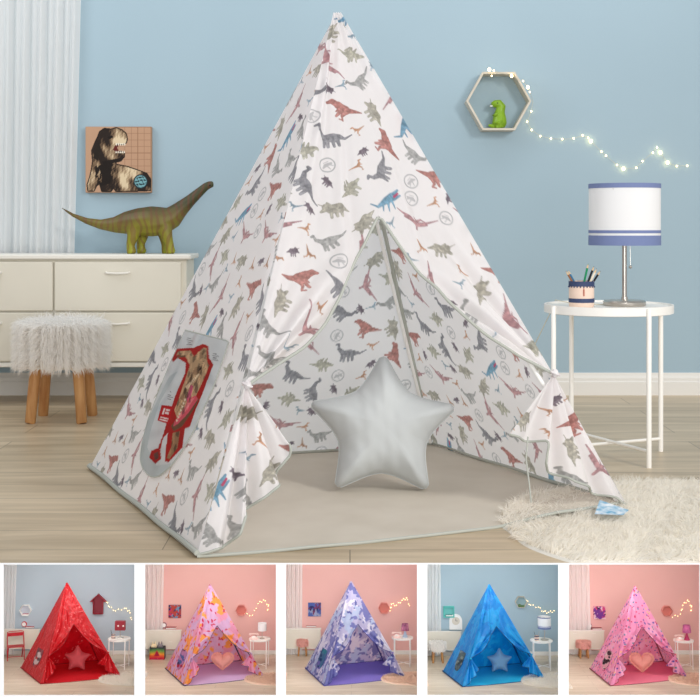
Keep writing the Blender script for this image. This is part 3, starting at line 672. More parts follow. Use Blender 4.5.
def small_rex(label):
    t = thing('dinosaur_figurine', label, 'toy', None); k = 1/218.
    P = lambda x, y, r, d=0: ((x-499)*k, d*k, (127.5-y)*k, r*k)
    ch = [[P(491.5, 103.5, 2.6), P(495, 102.5, 4), P(499, 102.5, 4.6), P(501.5, 105, 4.6), P(500, 110, 5), P(499.5, 117, 7), P(499.5, 122, 7.6), P(499, 126, 6)], [P(501, 123, 5), P(493, 125.5, 2.6), P(488, 124, 1.2)]]
    for d in (-5, 5): ch += [[P(498, 121, 4.6, d), P(500, 126, 3.4, d), P(495.5, 126.6, 2, d)], [P(497, 113, 2, d), P(493, 114.5, 1.3, d)]]
    figure_mesh(ch, 'body', M['lime'], t, .0026); mb = MB()
    for d in (-1, 1): MB().ball(((497-499)*k, d*3.9*k, 25.5*k), .0032, 8).obj('eye', M['dark'], t, True)
    MB().box(((491.5-499)*k, 0, 22.8*k), (.016, .020, .004)).obj('mouth', M['white'], t); return t
def light_string(label, group, pts, rb, rs, m, wr=.0009, glow=None, wall_off=0):
    t = thing('fairy_lights', label, 'lights', group); MB().tube(pts, wr, 5).obj('wire', M['wire'], t, True)
    return t
def wavy_curtain(label, group, w, h, m, n=11, amp=.03, nu=160, taper=0):
    t = thing('curtain', label, 'curtain', group); u = np.linspace(0, 1, nu)[None, :]; v = np.linspace(0, 1, 24)[:, None]
    X = -w*(1-u)+taper*(1-v)*u; Y = amp*np.sin(u*n*2*PI+.6*np.sin(v*3+u*5))*(.7+.3*(1-v))+.012*np.sin(u*n*4.3*PI)+0*v; Z = h*v+0*u
    o = grid('sheer_panel', np.stack(np.broadcast_arrays(X, Y, Z), -1), m, t)
    return t
def curtain_mat():
    m, nt, b = new_mat('sheer_white_voile'); mx = N(nt, 'ShaderNodeMixShader'); mx.inputs[0].default_value = .4; b.inputs['Base Color'].default_value = rgba((255, 254, 252)); b.inputs['Roughness'].default_value = .9
    tl = N(nt, 'ShaderNodeBsdfTranslucent'); tl.inputs[0].default_value = rgba((255, 253, 251)); nt.links.new(b.outputs[0], mx.inputs[1]); nt.links.new(tl.outputs[0], mx.inputs[2])
    tr = N(nt, 'ShaderNodeBsdfTransparent'); m2 = N(nt, 'ShaderNodeMixShader'); m2.inputs[0].default_value = .2; nt.links.new(mx.outputs[0], m2.inputs[1]); nt.links.new(tr.outputs[0], m2.inputs[2])
    nt.links.new(m2.outputs[0], nt.nodes['Material Output'].inputs[0]); return m
M['voile'] = curtain_mat()


# ================================================================ the big room
W_BLUE = wall_mat('pale_blue_wall', (168, 191, 203), (164, 187, 199))
W_PINK = wall_mat('pale_pink_wall', (232, 184, 178), (228, 179, 172))
W_LILAC = wall_mat('powder_blue_wall', (184, 198, 208), (180, 195, 206))
FLOOR = wood_floor('pale_oak_planks', (164, 144, 114), (214, 194, 164))
FLOOR_S = wood_floor('pale_oak_planks_small', (196, 178, 154), (224, 210, 190))
X0, X1 = -4.2, 4.2
struct(MB().box(((X0+X1)/2, (FRONT_Y+WALL_Y)/2, -.001), (X1-X0, WALL_Y-FRONT_Y, .002)).obj('floor', FLOOR))
struct(MB().box(((X0+X1)/2, WALL_Y+.04, 1.4), (X1-X0, .08, 2.8)).obj('wall_back', W_BLUE))
bb = MB(); prof = [(0, 0), (-.016, 0), (-.016, .062), (-.012, .068), (-.012, .080), (-.007, .092), (-.005, .105), (0, .105)]
bb.add([(x, WALL_Y+y, z) for x in (X0, X1) for y, z in prof], [tuple(range(7, -1, -1)), tuple(range(8, 16))]+[(i, (i+1) % 8, (i+1) % 8+8, i+8) for i in range(8)])
struct(bb.obj('baseboard_back', M['base']))

# rug under the front right corner of the tent
RC, RR = Vector((.955, 3.27, 0)), .555
rug = thing('round_rug', 'round white long-pile rug on the floor under the right front corner of the printed tent', 'rug')
def rug_pts():
    n = 120; out = []
    for k in range(n):
        a = 2*PI*k/n; q = 1+.012*math.sin(7*a)+.008*math.sin(13*a); out.append((RR*q*math.cos(a), max(RR*q*math.sin(a), FRONT_Y+.002-RC.y)))
    return out
rp = rug_pts(); mb = MB(); n = len(rp)
mb.add([(x, y, 0) for x, y in rp]+[(x*.985, max(y*.985, FRONT_Y+.0025-RC.y), .004) for x, y in rp]+[(0, 0, .005)], [tuple(range(n-1, -1, -1))]+[(i, (i+1) % n, (i+1) % n+n, i+n) for i in range(n)]+[(i+n, (i+1) % n+n, 2*n) for i in range(n)])
mb.obj('backing', M['pile_back'], rug)
r = RandomState = np.random.RandomState(11); npile = 42000
a = r.rand(npile)*2*PI; q = np.sqrt(r.rand(npile))*RR*.985; PX, PY = q*np.cos(a), q*np.sin(a); ok = PY > FRONT_Y+.0015-RC.y; PX, PY = PX[ok], PY[ok]
cl = snoise(PX, PY, 26, 2)*1.6; D = np.stack([np.cos(cl*2)*.9, np.sin(cl*2)*.5-.1, .75+0*cl], 1)+r.normal(size=(len(PX), 3))*.25; D /= np.linalg.norm(D, axis=1)[:, None]
pl = strands('pile', np.stack([PX, PY, np.full(len(PX), .0035)], 1), D, .033, .0017, M['pile'], rug, .9, 3, 5); pl['kind'] = 'stuff'
MAIN.put(rug, RC)

def lift(x, y):
    d = np.hypot(x-RC.x, y-RC.y); return .017*np.clip((RR-.0-d)/.16, 0, 1)
ATL = dino_atlas()
tC.z = .017
main_tent, AB = tent(MAIN, tT, tA, tB, tC, tD, ATL, 'main', 'large white teepee play tent printed with dinosaurs in the middle of the big blue room', None, 1.0, pocket=dino_pocket, lift=lift)
# blue and white tag at the right front corner
mb = MB(); c = MAIN.floor(605, 510, .03)
g = [MAIN.floor(x, y, z) for x, y, z in ((594, 513, .03), (599, 499, .046), (628, 509, .034), (622, 514, .03))]
tg = MB(); tg.add([tuple(p-MAIN.floor(608, 511)+Vector((0, -.012, 0))) for p in g]+[tuple(p-MAIN.floor(608, 511)+Vector((0, -.009, -.001))) for p in g], [(0, 1, 2, 3), (7, 6, 5, 4), (0, 4, 5, 1), (1, 5, 6, 2), (2, 6, 7, 3), (3, 7, 4, 0)])
tgo = tg.obj('corner_tag', mat('blue_white_tag', (236, 240, 244), .5, c2=(86, 164, 200), scale=55), None); tgo.parent = main_tent
tgo.location = MAIN.floor(608, 511)-main_tent.matrix_basis.translation

st = star_pillow('grey velvet star shaped pillow standing on the mat inside the dinosaur printed tent', None, M['star'])
p = MAIN.floor(382, 495); MAIN.put(st, p+Vector((0, .02, .0)), sc=1.03, rot=Matrix.Rotation(math.radians(4), 4, 'Z') @ Matrix.Rotation(math.radians(-14), 4, 'X') @ Matrix.Rotation(math.radians(2), 4, 'Y'))

dr = dresser('long cream dresser with curved pulls against the blue wall at the left', None, 3, .566, .670, .28)
MAIN.put(dr, (-.724, 5.45, 0))
sa = sauropod('long-necked green and brown toy dinosaur standing on the long cream dresser'); MAIN.put(sa, ((150-350)/F_PX*5.60, 5.60, .6705), rz=math.radians(-3))
fs = fur_stool('round white fur stool with wooden legs in front of the long cream dresser', None, 22000)
p = MAIN.floor(62, 419.5); MAIN.put(fs, p)
cu = wavy_curtain('sheer white curtain hanging behind the long cream dresser in the big room', None, .75, 1.7, M['voile'], 9, .014, taper=-.04)
MAIN.put(cu, ((81-350)/F_PX*5.77, 5.772, .33))

# wall picture: a generic dinosaur print on a canvas block
pic = thing('wall_picture', 'square brown canvas of a roaring dinosaur on the blue wall above the toy dinosaur', 'picture')
MB().box((0, .0155, 0), (.309, .029, .309), b=.002).obj('canvas_block', mat('tan_canvas', (176, 140, 112), .7), pic)
nx = 170; u = np.linspace(0, 1, nx)[None, :]; v = np.linspace(0, 1, nx)[:, None]; PXX = 248+192*u+0*v; PYY = 135+192*(1-v)+0*u
def rex_art(x, y):
    c = np.ones(x.shape+(3,))*np.array((188, 150, 122)); g = ((x-248) % 19 < 1.4) | ((y-135) % 19 < 1.4); c[g & (x > 330)] = (150, 112, 86)
    z = .75*snoise(x, y, .045, 4)+.45*snoise(x, y*.6, .13, 8)+.25*snoise(x, y, .5, 3)
    P0_ = [(290, 150), (303, 141), (322, 143), (338, 139), (354, 145), (366, 156), (369, 170), (366, 182), (354, 186), (342, 184), (334, 190), (328, 202), (338, 210), (352, 208), (360, 212), (360, 222), (350, 234), (334, 238), (338, 246), (368, 252), (398, 262), (426, 272), (438, 290), (438, 320), (390, 322), (338, 323), (330, 312), (322, 323), (296, 323), (290, 300), (280, 306), (272, 322), (256, 322), (254, 305), (262, 280), (266, 262), (270, 235), (267, 205), (276, 182), (284, 166)]; H = in_poly(x, y, P0_)
    HO = H.copy()
    for a_ in range(8): HO |= in_poly(x+3.2*math.cos(a_*.785), y+3.2*math.sin(a_*.785), P0_)
    c[HO] = (34, 26, 22)
    q = np.clip(z*.9+.36+.25*np.sin((x+y)*.05), 0, 1)[..., None]; col = np.array((40, 30, 25))*(1-q)**2+np.array((140, 108, 78))*2*q*(1-q)+np.array((222, 202, 168))*q**2
    c[H] = col[H]
    c[in_poly(x, y, [(334, 190), (328, 202), (338, 210), (346, 206), (340, 196), (348, 187)])] = (96, 34, 30)
    c[in_poly(x, y, [(312, 166), (324, 160), (330, 165), (318, 172)])] = (28, 20, 16); c[in_poly(x, y, [(296, 236), (352, 226), (354, 236), (300, 246)])] = (30, 22, 18)
    for a in (338, 344, 350, 356, 362): c[in_poly(x, y, [(a-2, 183), (a+3, 183), (a+1, 192)])] = (240, 232, 214); c[in_poly(x, y, [(a-3, 212), (a+2, 211), (a-1, 204)])] = (240, 232, 214)
    S2 = in_poly(x, y, [(276, 250), (330, 240), (336, 262), (320, 300), (290, 310), (276, 280)]) & (z < .1); c[S2] = (30, 22, 18)
    c[in_poly(x, y, [(270, 225), (286, 180), (292, 195), (284, 235)])] = (36, 28, 22)
    d = np.hypot(x-409, y-295); c[d < 21] = (120, 172, 180); c[(d < 21) & (d > 17.5)] = (36, 48, 54); c[(d < 16) & (snoise(x, y, .5, 5) > .1)] = (40, 56, 62)
    return s2l(c)
grid('picture_print', np.stack([-.1535+.307*u+0*v, -.0005+0*(u+v), -.1535+.307*v+0*u], -1), print_mat('matte_print', .7, 0), pic, rex_art(PXX, PYY))
MAIN.put(pic, MAIN.deep(118.4, 159.6, 5.777))

hx = hex_shelf('white wood hexagon shelf on the blue wall holding a small green toy dinosaur', None); hp_ = MAIN.deep(498.9, 101, WALL_Y-.1); hp_.y = WALL_Y; MAIN.put(hx, hp_, sc=(.955, 1, .985))
rx = small_rex('small lime green toy dinosaur sitting inside the hexagon shelf of the big room'); p = MAIN.deep(499, 127, WALL_Y-.055); p.z = hp_.z-.147*.866*.985+.0015; MAIN.put(rx, p)
B = [(78, 72), (85, 57), (92, 75), (98, 60), (150, 75), (183, 90), (197, 108), (203, 122), (212, 150), (207, 178), (195, 208), (208, 232), (233, 250), (264, 257), (297, 259), (330, 257), (356, 248), (372, 255), (380, 265), (411, 295), (424, 307), (456, 334), (475, 345), (512, 342), (530, 323), (560, 298), (572, 283), (582, 298), (603, 327), (630, 337), (660, 336)]
BIG = {1, 4, 6, 18, 22, 27, 28}
def wp(F, x, y, off=.012, yw=WALL_Y): return F.deep(460+x/2.904, 50+y/2.904, yw-off)
pts = [wp(MAIN, x, y, .104 if x < 204 and y < 130 else .012) for x, y in B]; o0 = pts[16]
fl = thing('fairy_lights', 'string of warm white fairy lights on the blue wall trailing right from the hexagon shelf', 'lights')
MB().tube([p-o0 for p in pts], .0008, 5).obj('wire', M['wire'], fl, True)
for i, p in enumerate(pts):
    if i in (0, 8): continue
    MB().ball(p-o0, .0075 if i in BIG else .0036, 8, (1, 1, 1.15)).obj('bulb', M['led'], fl, True)
MAIN.put(fl, o0)

# side table and what stands on it
TX, TY = .894, 4.27
tb = side_table('round white metal side table standing right of the dinosaur printed tent', None); MAIN.put(tb, (TX, TY, 0))
lp = drum_lamp('table lamp with blue striped drum shade on the round table in the big room', None, H=.421); MAIN.put(lp, ((624.5-350)/F_PX*4.27, 4.27, .5212))
cp = pencil_cup('peach and navy pencil cup beside the striped lamp on the round white table', None); CX, CY = (581.5-350)/F_PX*4.2, 4.2; MAIN.put(cp, (CX, CY, .5212))
for (tx, ty, m, w, bx) in ((45, 122, mat('brown_pencil', (150, 104, 70), .5), 'brown pencil leaning left in the peach cup', .012), (60, 116, mat('blue_pencil', (52, 118, 160), .5), 'blue pencil leaning left in the peach cup beside the brown one', .016),
                           (220, 66, mat('green_pencil', (30, 142, 96), .5), 'tall green pencil standing in the middle of the peach cup', -.006), (265, 86, mat('black_pencil', (34, 34, 40), .4), 'black pencil between the green and cream pencils in the peach cup', -.016),
                           (285, 104, M['pwhite'], 'cream pencil between the two black pencils in the peach cup', -.006), (315, 122, mat('short_black_pencil', (30, 30, 34), .4), 'black pencil leaning furthest to the right in the peach cup', .0)):
    yy = CY+random.uniform(-.012, .012); tip = MAIN.deep(560+tx/7.78, 255+ty/7.78, yy)
    base = Vector((CX+(.0 if abs(bx) < .001 else bx), yy, .532)); rel = tip-base
    if tip.x-CX > .04: base.x = CX-.005
    rel = tip-base; o = pencil(w, 'pencils in the peach cup', m, rel.length); MAIN.put(o, base, rot=rel.to_track_quat('Z', 'Y').to_matrix().to_4x4())
cd = tag(MB().tube([MAIN.deep(x, y, yy) if z is None else Vector(z) for x, y, yy, z in ((604, 0, 0, (.885, 4.29, .5235)), (0, 0, 0, (.84, 4.31, .5235)), (0, 0, 0, (.78, 4.37, .5235)), (0, 0, 0, (.742, 4.452, .530)), (0, 0, 0, (.733, 4.463, .50)), (0, 0, 0, (.70, 4.47, .43)), (0, 0, 0, (.665, 4.49, .35)), (0, 0, 0, (.62, 4.7, .2)), (0, 0, 0, (.60, 5.2, .006)), (0, 0, 0, (.6, 5.7, .006)))], .0016, 6).obj('lamp_cord', M['wire'], None, True), 'thin pale lamp cord hanging behind the round white side table', 'cord')

# ================================================================ front board and the five small model rooms
HOLES = [(4, 134.5), (145.3, 276), (286, 417), (427.3, 558), (568.5, 699.2)]
HT, HB = 564.2, 694.8
bd = MB(); px2 = lambda x: (x-350)/F_PX*FRONT_Y; pz2 = lambda y: CAM_H-(y-HOR)/F_PX*FRONT_Y
def slab(x0, x1, y0, y1): bd.box(((px2(x0)+px2(x1))/2, FRONT_Y-.0015, (pz2(y0)+pz2(y1))/2), (px2(x1)-px2(x0), .003, pz2(y0)-pz2(y1)))
YB = HOR+F_PX*CAM_H/FRONT_Y
slab(-700, 1400, YB, HT); slab(-700, 1400, HB, 760)
xs = [-700]+[v for h in HOLES for v in h]+[1400]
for i in range(0, len(xs), 2): slab(xs[i], xs[i+1], HT, HB)
struct(bd.obj('wall_front', M['panel']))
MARB = mat('white_wall_board', (240, 240, 240), .7)
for x in [-8]+[(HOLES[i][1]+HOLES[i+1][0])/2 for i in range(4)]+[712]:
    d = Vector(((x-350)/F_PX, 1, 0)); a = d*(FRONT_Y+.004); b = d*3.56; n_ = Vector((-d.y, d.x, 0)).normalized()*.0015
    struct(MB().add([tuple(p) for p in (a-n_+Vector((0, 0, -.5)), a+n_+Vector((0, 0, -.5)), b+n_+Vector((0, 0, -.6)), b-n_+Vector((0, 0, -.6)), a-n_+Vector((0, 0, -.004)), a+n_+Vector((0, 0, -.004)), b+n_+Vector((0, 0, -.004)), b-n_+Vector((0, 0, -.004)))],
        [(3, 2, 1, 0), (4, 5, 6, 7), (0, 1, 5, 4), (1, 2, 6, 5), (2, 3, 7, 6), (3, 0, 4, 7)]).obj('wall_partition', MARB))

MINI_W = .60; K = .155; PITCH = math.radians(6.2)
class Mini(Frame):
    def __init__(s, i, ox, wall_py):
        x0, x1 = HOLES[i]; s.cx = (x0+x1)/2; ph = math.atan((s.cx-350)/F_PX); Y = FRONT_Y+.02
        O = Vector(((s.cx-350)/F_PX*Y, Y, CAM_H-(698-HOR)/F_PX*Y))
        super().__init__(Matrix.Translation(O) @ Matrix.Rotation(-PITCH, 4, 'X') @ Matrix.Scale(K, 4))
        s.i = i; s.ox = ox; s.wy = s.floor(s.cx, wall_py).y
    def P(s, x, y): return s.ox+x/4.98, 557+y/4.98
    def at(s, x, y, z=0.0): return s.floor(*s.P(x, y), z)
    def wall(s, x, y, off=.0): return s.deep(*s.P(x, y), s.wy-off)
    def unit(s, p): return s.px_size(p)/4.98      # frame metres per zoomed pixel at p
GA = {k: 'small room '+k for k in ('a',)}
def mini_shell(F, wallm, name):
    w = F.wy; i = F.i; L, Rr = HOLES[i][0]-4.6, HOLES[i][1]+4.6
    def off(o): F.put(o, (0, 0, 0)); return struct(o)
    fl_, fr_ = F.deep(L, 690, -.06).x, F.deep(Rr, 690, -.06).x; bl, br = F.deep(L, 650, w).x, F.deep(Rr, 650, w).x
    q = [(fl_, -.06), (fr_, -.06), (br, w), (bl, w)]
    off(MB().add([(x, y, -.04) for x, y in q]+[(x, y, 0) for x, y in q], [(3, 2, 1, 0), (4, 5, 6, 7), (0, 1, 5, 4), (1, 2, 6, 5), (2, 3, 7, 6), (3, 0, 4, 7)]).obj('floor', FLOOR_S))
    off(MB().box(((bl+br)/2, w+.02, 1.05), (br-bl, .04, 2.06)).obj('wall_back', wallm))
    off(MB().box(((bl+br)/2, w-.008, .035), (br-bl, .016, .07), b=.006).obj('baseboard_back', M['base']))
    c = F.deep(F.cx, 570, .95); t = F.deep(F.cx, 640, 2.1)
    area('model_room_fill', F.m @ Vector((c.x, .95, 2.03)), F.m @ Vector((t.x, 2.1, .3)), .30, MINI_W, (1, .99, .97), .09)  # hidden area lamp, added above the opening to brighten the model room
def mini_curtain(F, x1, where):
    p = F.wall(x1, 0, .09); p.z = .02
    x0 = F.deep(HOLES[F.i][0]-6, 600, F.wy-.09).x
    c = wavy_curtain('sheer white curtain hanging at the left in '+where, 'small sheer curtains', p.x-x0, 1.96, M['voile'], 5, .02, 50); F.put(c, p)
def mini_dresser(F, xr, ytop, yfloor, where):
    loc = F.at(xr, yfloor); z = F.deep(*F.P(xr, ytop), loc.y).z
    d = dresser('small cream dresser with four drawers in '+where, 'small cream dressers', 2, .59, .663, .30); s = z/.663; wl_ = loc.x-F.deep(HOLES[F.i][0]-4, 640, loc.y).x; F.put(d, loc, sc=(min(s*.86, wl_/1.21), min(s, (F.wy-.13-loc.y)/.32), s)); F.dz = z; F.dy = loc.y+.09
def on_dresser(F, o, x, sc=1.0, rz=0): p = F.deep(*F.P(x, 300), F.dy); p.z = F.dz+.002; F.put(o, p, rz, sc)
def simple_clock(label, group, m, arch=False):
    t = thing('table_clock', label, 'clock', group)
    if arch:
        out = [(-.09, 0), (.09, 0)]+[(.09*math.cos(a), .12+.09*math.sin(a)) for a in np.linspace(0, PI, 13)]
        MB().prism(out, .05).obj('body', m, t); MB().lathe([(.055, 0), (.055, .004)], 24, mat4=Matrix.Translation((0, -.001, .12)) @ Matrix.Rotation(PI/2, 4, 'X')).obj('dial', mat('pale_dial', (222, 214, 200), .5), t)
        MB().box((0, -.007, .135), (.006, .002, .035)).obj('hand', M['dark'], t); MB().box((.012, -.007, .12), (.028, .002, .005)).obj('hand', M['dark'], t)
    else:
        R4 = Matrix.Translation((0, 0, .045)) @ Matrix.Rotation(PI/2, 4, 'X')
        MB().lathe([(.03, -.015), (.036, -.012), (.036, .012), (.031, .015)], 20, mat4=R4).obj('body', m, t, True); MB().lathe([(.027, .0152), (.027, .017)], 20, mat4=R4).obj('dial', M['white'], t)
        for s in (-1, 1): MB().lathe([(.004, 0), (.006, .018)], 8, (s*.018, 0, 0)).obj('foot', m, t)
    return t
def book(label, group, m):
    t = thing('book', label, 'book', group); MB().box((0, 0, .0015), (.15, .1, .003)).box((0, 0, .0185), (.15, .1, .003)).box((-.0735, 0, .01), (.003, .1, .02)).obj('cover', m, t); MB().box((.001, 0, .01), (.142, .094, .014)).obj('pages', M['white'], t); return t
def telephone(label, group, m):
    t = thing('telephone', label, 'telephone', group)
    MB().lathe([(.085, 0), (.088, .01), (.07, .03), (.045, .055), (.03, .062)], 28).obj('body', m, t, True)
    MB().lathe([(.032, 0), (.032, .006)], 20, mat4=Matrix.Translation((0, -.052, .038)) @ Matrix.Rotation(PI/2.8, 4, 'X')).obj('dial', M['white'], t)
    MB().tube([(-.085, 0, .075), (-.08, 0, .092), (-.04, 0, .1), (0, 0, .102), (.04, 0, .1), (.08, 0, .092), (.085, 0, .075)], [.022, .024, .012, .011, .012, .024, .022], 12).obj('handset', m, t, True); return t
def mini_picture(F, x, y, w, label, bg, cols, seed):
    t = thing('wall_picture', label, 'picture'); MB().box((0, .016, 0), (1, .03, 1.02)).obj('canvas_block', mat('canvas_edge', bg, .7), t)
    at_ = blob_atlas(bg, [(c, .32, 4, 'blob') for c in cols]+[(cols[-1], .12, 6, 'blob')], 1.0, 60, seed); u = np.linspace(0, 1, 40)[None, :]+np.zeros((40, 1)); v = u.T
    grid('picture_print', np.stack([u-.5, -.0015+0*u, (v-.5)*1.02], -1), M['mini_print'], t, sample(at_, u*.999, v*.999))
    p = F.wall(x, y, .03); s = w*F.unit(p); F.put(t, p, sc=(s, 1, s))
M['mini_print'] = print_mat('matte_print_small', .7, 0)
def mini_lights(F, L, where):
    ps = [F.wall(x, y, .03) for x, y in L]; o0 = ps[0]; t = thing('fairy_lights', 'small warm fairy lights on the wall in '+where, 'lights', 'small fairy lights')
    q = []
    for a, b in zip(ps[:-1], ps[1:]): q += [a+(b-a)*k/3 for k in range(3)]
    q.append(ps[-1]); q = [p+Vector((0, 0, .018*math.sin(i*2.1))) for i, p in enumerate(q)]
    MB().tube([p-o0 for p in q], .003, 4).obj('wire', M['wire'], t)
    for p in q: MB().ball(p-o0, .0062, 8).obj('bulb', M['ledsmall'], t, True)
    F.put(t, o0)
def mini_hex(F, x, y, w, label, m, back=None):
    p = F.wall(x, y, 0); s = w*F.unit(p)/.316; h = hex_shelf(label, 'small hexagon shelves', th=.016, m=m, back=back); F.put(h, p, sc=s); return p, s
def mini_rug(F, xl, yb, yt, label, m):
    p0 = F.at(xl, (yb+yt)/2); f, b = F.at(640, yb), F.at(640, yt); ry = (b.y-f.y)/2; xr = F.deep(HOLES[F.i][1]+7, 680, p0.y).x; cx = xr-.02; rx = cx-p0.x
    t = thing('round_rug', label, 'rug', 'small round rugs'); n = 48; o = [(rx*math.cos(a), ry*math.sin(a)) for a in np.linspace(PI/2, 3*PI/2, n)]; o += [(.07, -ry), (.07, ry)]; n += 2
    MB().add([(x, y, 0) for x, y in o]+[(x*.98, y*.97, .02) for x, y in o], [tuple(range(n-1, -1, -1)), tuple(range(n, 2*n))]+[(i, (i+1) % n, (i+1) % n+n, i+n) for i in range(n)]).obj('backing', m, t)
    r = np.random.RandomState(4); k = 5000; X = r.uniform(-rx*.97, .05, k); Y = r.uniform(-ry*.96, ry*.96, k); ok = (X/rx)**2*(X < 0)+(Y/ry)**2 < .95; X, Y = X[ok], Y[ok]
    D = r.normal(size=(len(X), 3))*.5+np.array([0, 0, 1]); D /= np.linalg.norm(D, axis=1)[:, None]; o = strands('pile', np.stack([X, Y, 0*X+.018], 1), D, .035, .005, m, t, .8, 2); o['kind'] = 'stuff'
    F.put(t, (cx, (f.y+b.y)/2, 0))
def mini_table(F, xa, xb, ytop, ybase, where):
    p = F.at((xa+xb)/2, ybase); s = (xb-xa)*F.unit(p)/.462; z = F.deep(*F.P((xa+xb)/2, ytop), p.y).z; t = side_table('small round white metal side table in '+where, 'small round side tables', r=.011, n=28, ang=40)
    F.put(t, p, sc=(s, s, z/.527)); F.tz = z*.5215/.527+.001; F.tp = p; F.ts_ = s
def on_table(F, o, x, w, nat, dy=0, wz=None):
    p = F.deep(*F.P(x, 400), F.tp.y+dy); s = w*F.unit(p)/nat; p.z = F.tz; F.put(o, p, sc=s if wz is None else (s, s, wz)); return p
def mini_stool(F, x, yb, w, yt, label, fur):
    p = F.at(x, yb-4); s = w*F.unit(p)/.40; z = F.deep(*F.P(x, yt), p.y).z; o = fur_stool(label, 'small fur stools', 900, fur, big=False); F.put(o, p, sc=(s, s, z/.42))
def tuft(m, c, w): return m
def mini_tent(F, T, A, B, C, atlas, label, cloth, trimm, matm, pocket, drapes=True):
    a, b, c = F.at(*A), F.at(*B), F.at(*C); d = b+c-a; mid = (b+c)/2; t = F.deep(*F.P(*T), mid.y)
    F.tent, _ = tent(F, t, a, b, c, d, atlas, 'm', label, 'small play tents', .26, cloth, trimm, matm, pocket=pocket)
def mini_star(F, x, yb, w, label, m):
    p = F.at(x, yb); s = w*F.unit(p)/.445; o = star_pillow(label, 'small star pillows', m, False); F.put(o, p+Vector((0, .09, 0)), rot=Matrix.Rotation(math.radians(-9), 4, 'X'), sc=s)
def mini_heart(F, x, yb, w, label, m):
    p = F.at(x, yb); s = w*F.unit(p)/.46; o = heart_pillow(label, 'small heart pillows', m); F.put(o, p+Vector((0, .09, 0)), rot=Matrix.Rotation(math.radians(-9), 4, 'X'), sc=s)
def desk_lamp(label, group, shade, basem):
    t = thing('table_lamp', label, 'lamp', group); MB().lathe([(.075, 0), (.07, .02), (.04, .09), (.02, .17), (.012, .2)], 24).obj('base', basem, t, True)
    MB().lathe([(.11, .18), (.09, .36), (.087, .36), (.107, .18), (.11, .18)], 28, cap=False).obj('lamp_shade', shade, t, True); MB().ball((0, 0, .24), .03, 10).obj('bulb', M['white'], t, True); return t

sat = lambda n: print_mat(n, .32, .38, .6)
PK = mat('pink_fur', (240, 188, 178), .9, trans=.3); PKL = mat('pink_lacquer', (226, 150, 140), .5); PEACH = mat('peach_velvet', (240, 176, 158), .8, var=10, bump=.2)
# room 1: red tent
R0 = 'the room with the red tent'
F = Mini(0, 0, 654.5); mini_shell(F, W_LILAC, R0); mini_curtain(F, 85, R0); mini_dresser(F, 195, 357, 492, R0)
RED = mat('red_plastic', (196, 30, 44), .4); DRED = mat('dark_red_paint', (150, 38, 52), .5, bump=.1)
mini_tent(F, (332, 128), (200, 634), (102, 553), (605, 594), blob_atlas((214, 12, 28), [((250, 130, 130), .018, 60, 'dot'), ((206, 10, 26), .1, 8, 'blob')]), 'small glossy red teepee tent with white dots in the leftmost model room', sat('red_satin'), mat('red_piping', (150, 8, 20), .5), mat('red_mat', (206, 20, 34), .6), blot_pocket((140, 70, 80), [(200, 40, 50), (90, 70, 80), (230, 220, 220)], 3))
mini_star(F, 375, 572, 134, 'small pinkish red star pillow inside the red tent', mat('rose_velvet', (206, 90, 96), .8, bump=.2))
mini_rug(F, 488, 642, 580, 'small round white rug beside the red tent', M['pile']); mini_table(F, 532, 650, 404, 552, R0)
t = thing('table_lamp', 'small red lamp with square shade on the table beside the red tent', 'lamp'); MB().box((0, 0, .01), (.15, .12, .02), b=.006).obj('base', M['chrome'], t); MB().lathe([(.01, .02), (.01, .2)], 12).obj('pole', M['chrome'], t)
sh = MB().frame([(-.12, -.105), (.12, -.105), (.12, .105), (-.12, .105)], [(-.117, -.102), (.117, -.102), (.117, .102), (-.117, .102)], .12, -.06).box((0, -.06, 0), (.24, .003, .21)).box((0, .06, 0), (.24, .003, .21)).obj('lamp_shade', DRED, t); sh.location = (0, 0, .30)
for s in (-1, 1): MB().ball((s*.06+.02, -.062, .0), .022, 8, (1, .2, .9)).obj('shade_patch', M['white'], sh, True)
on_table(F, t, 598, 50, .24)
c = pencil_cup('small pencil cup beside the red square lamp', None); p = on_table(F, c, 564, 20, .085, -.02)
for k, (dx, m) in enumerate(((-.02, M['dark']), (.02, M['chrome']))):
    o = pencil('%s pencil standing in the small cup beside the red square lamp' % ('black', 'grey')[k], None, m, .17); F.put(o, p+Vector((dx*.4, 0, .02)), rot=Matrix.Rotation(dx*14, 4, 'Y'), sc=.8)
t = thing('house_shelf', 'dark red house-shaped shelf on the wall right of the red tent', 'shelf'); ho = [(-.27, .27), (-.2, .27), (-.2, -.3), (.2, -.3), (.2, .27), (.27, .27), (.33, .2)]; out = [(-.21, -.38), (.21, -.38), (.21, .12), (.36, .12), (0, .44), (-.36, .12), (-.21, .12)]; inn = [(-.18, -.35), (.18, -.35), (.18, .15), (.26, .15), (0, .395), (-.26, .15), (-.18, .15)]
MB().frame(out, inn, .16, -.16).obj('frame', DRED, t); MB().prism(inn, .01, -.012).obj('back_board', mat('dark_red_back', (136, 50, 62), .6), t); p = F.wall(491, 235); F.put(t, p, sc=86*F.unit(p)/.72)
mini_lights(F, [(530, 225), (545, 248), (575, 268), (620, 256), (643, 268), (655, 312)], R0)
p, s = mini_hex(F, 130, 263, 60, 'small white hexagon shelf on the wall left of the red tent', M['white'], mat('grey_back', (196, 204, 214), .7))
o = book('red box on the small white hexagon shelf left of the red tent', None, RED); F.put(o, p+Vector((0, -.03, -.135*s)), sc=(s, s*.6, s*2.2))
on_dresser(F, simple_clock('tiny red clock on the dresser beside the red tent', None, RED), 122, 1.3); on_dresser(F, book('tiny red book lying on the dresser beside the red tent', None, RED), 152, 1.0)
t = thing('folding_chair', 'red metal folding chair in front of the dresser, left of the red tent', 'chair')
MB().box((0, -.02, .44), (.40, .36, .025), b=.01).obj('seat', RED, t); MB().box((0, .19, .80), (.38, .02, .12), b=.008).obj('backrest', RED, t)
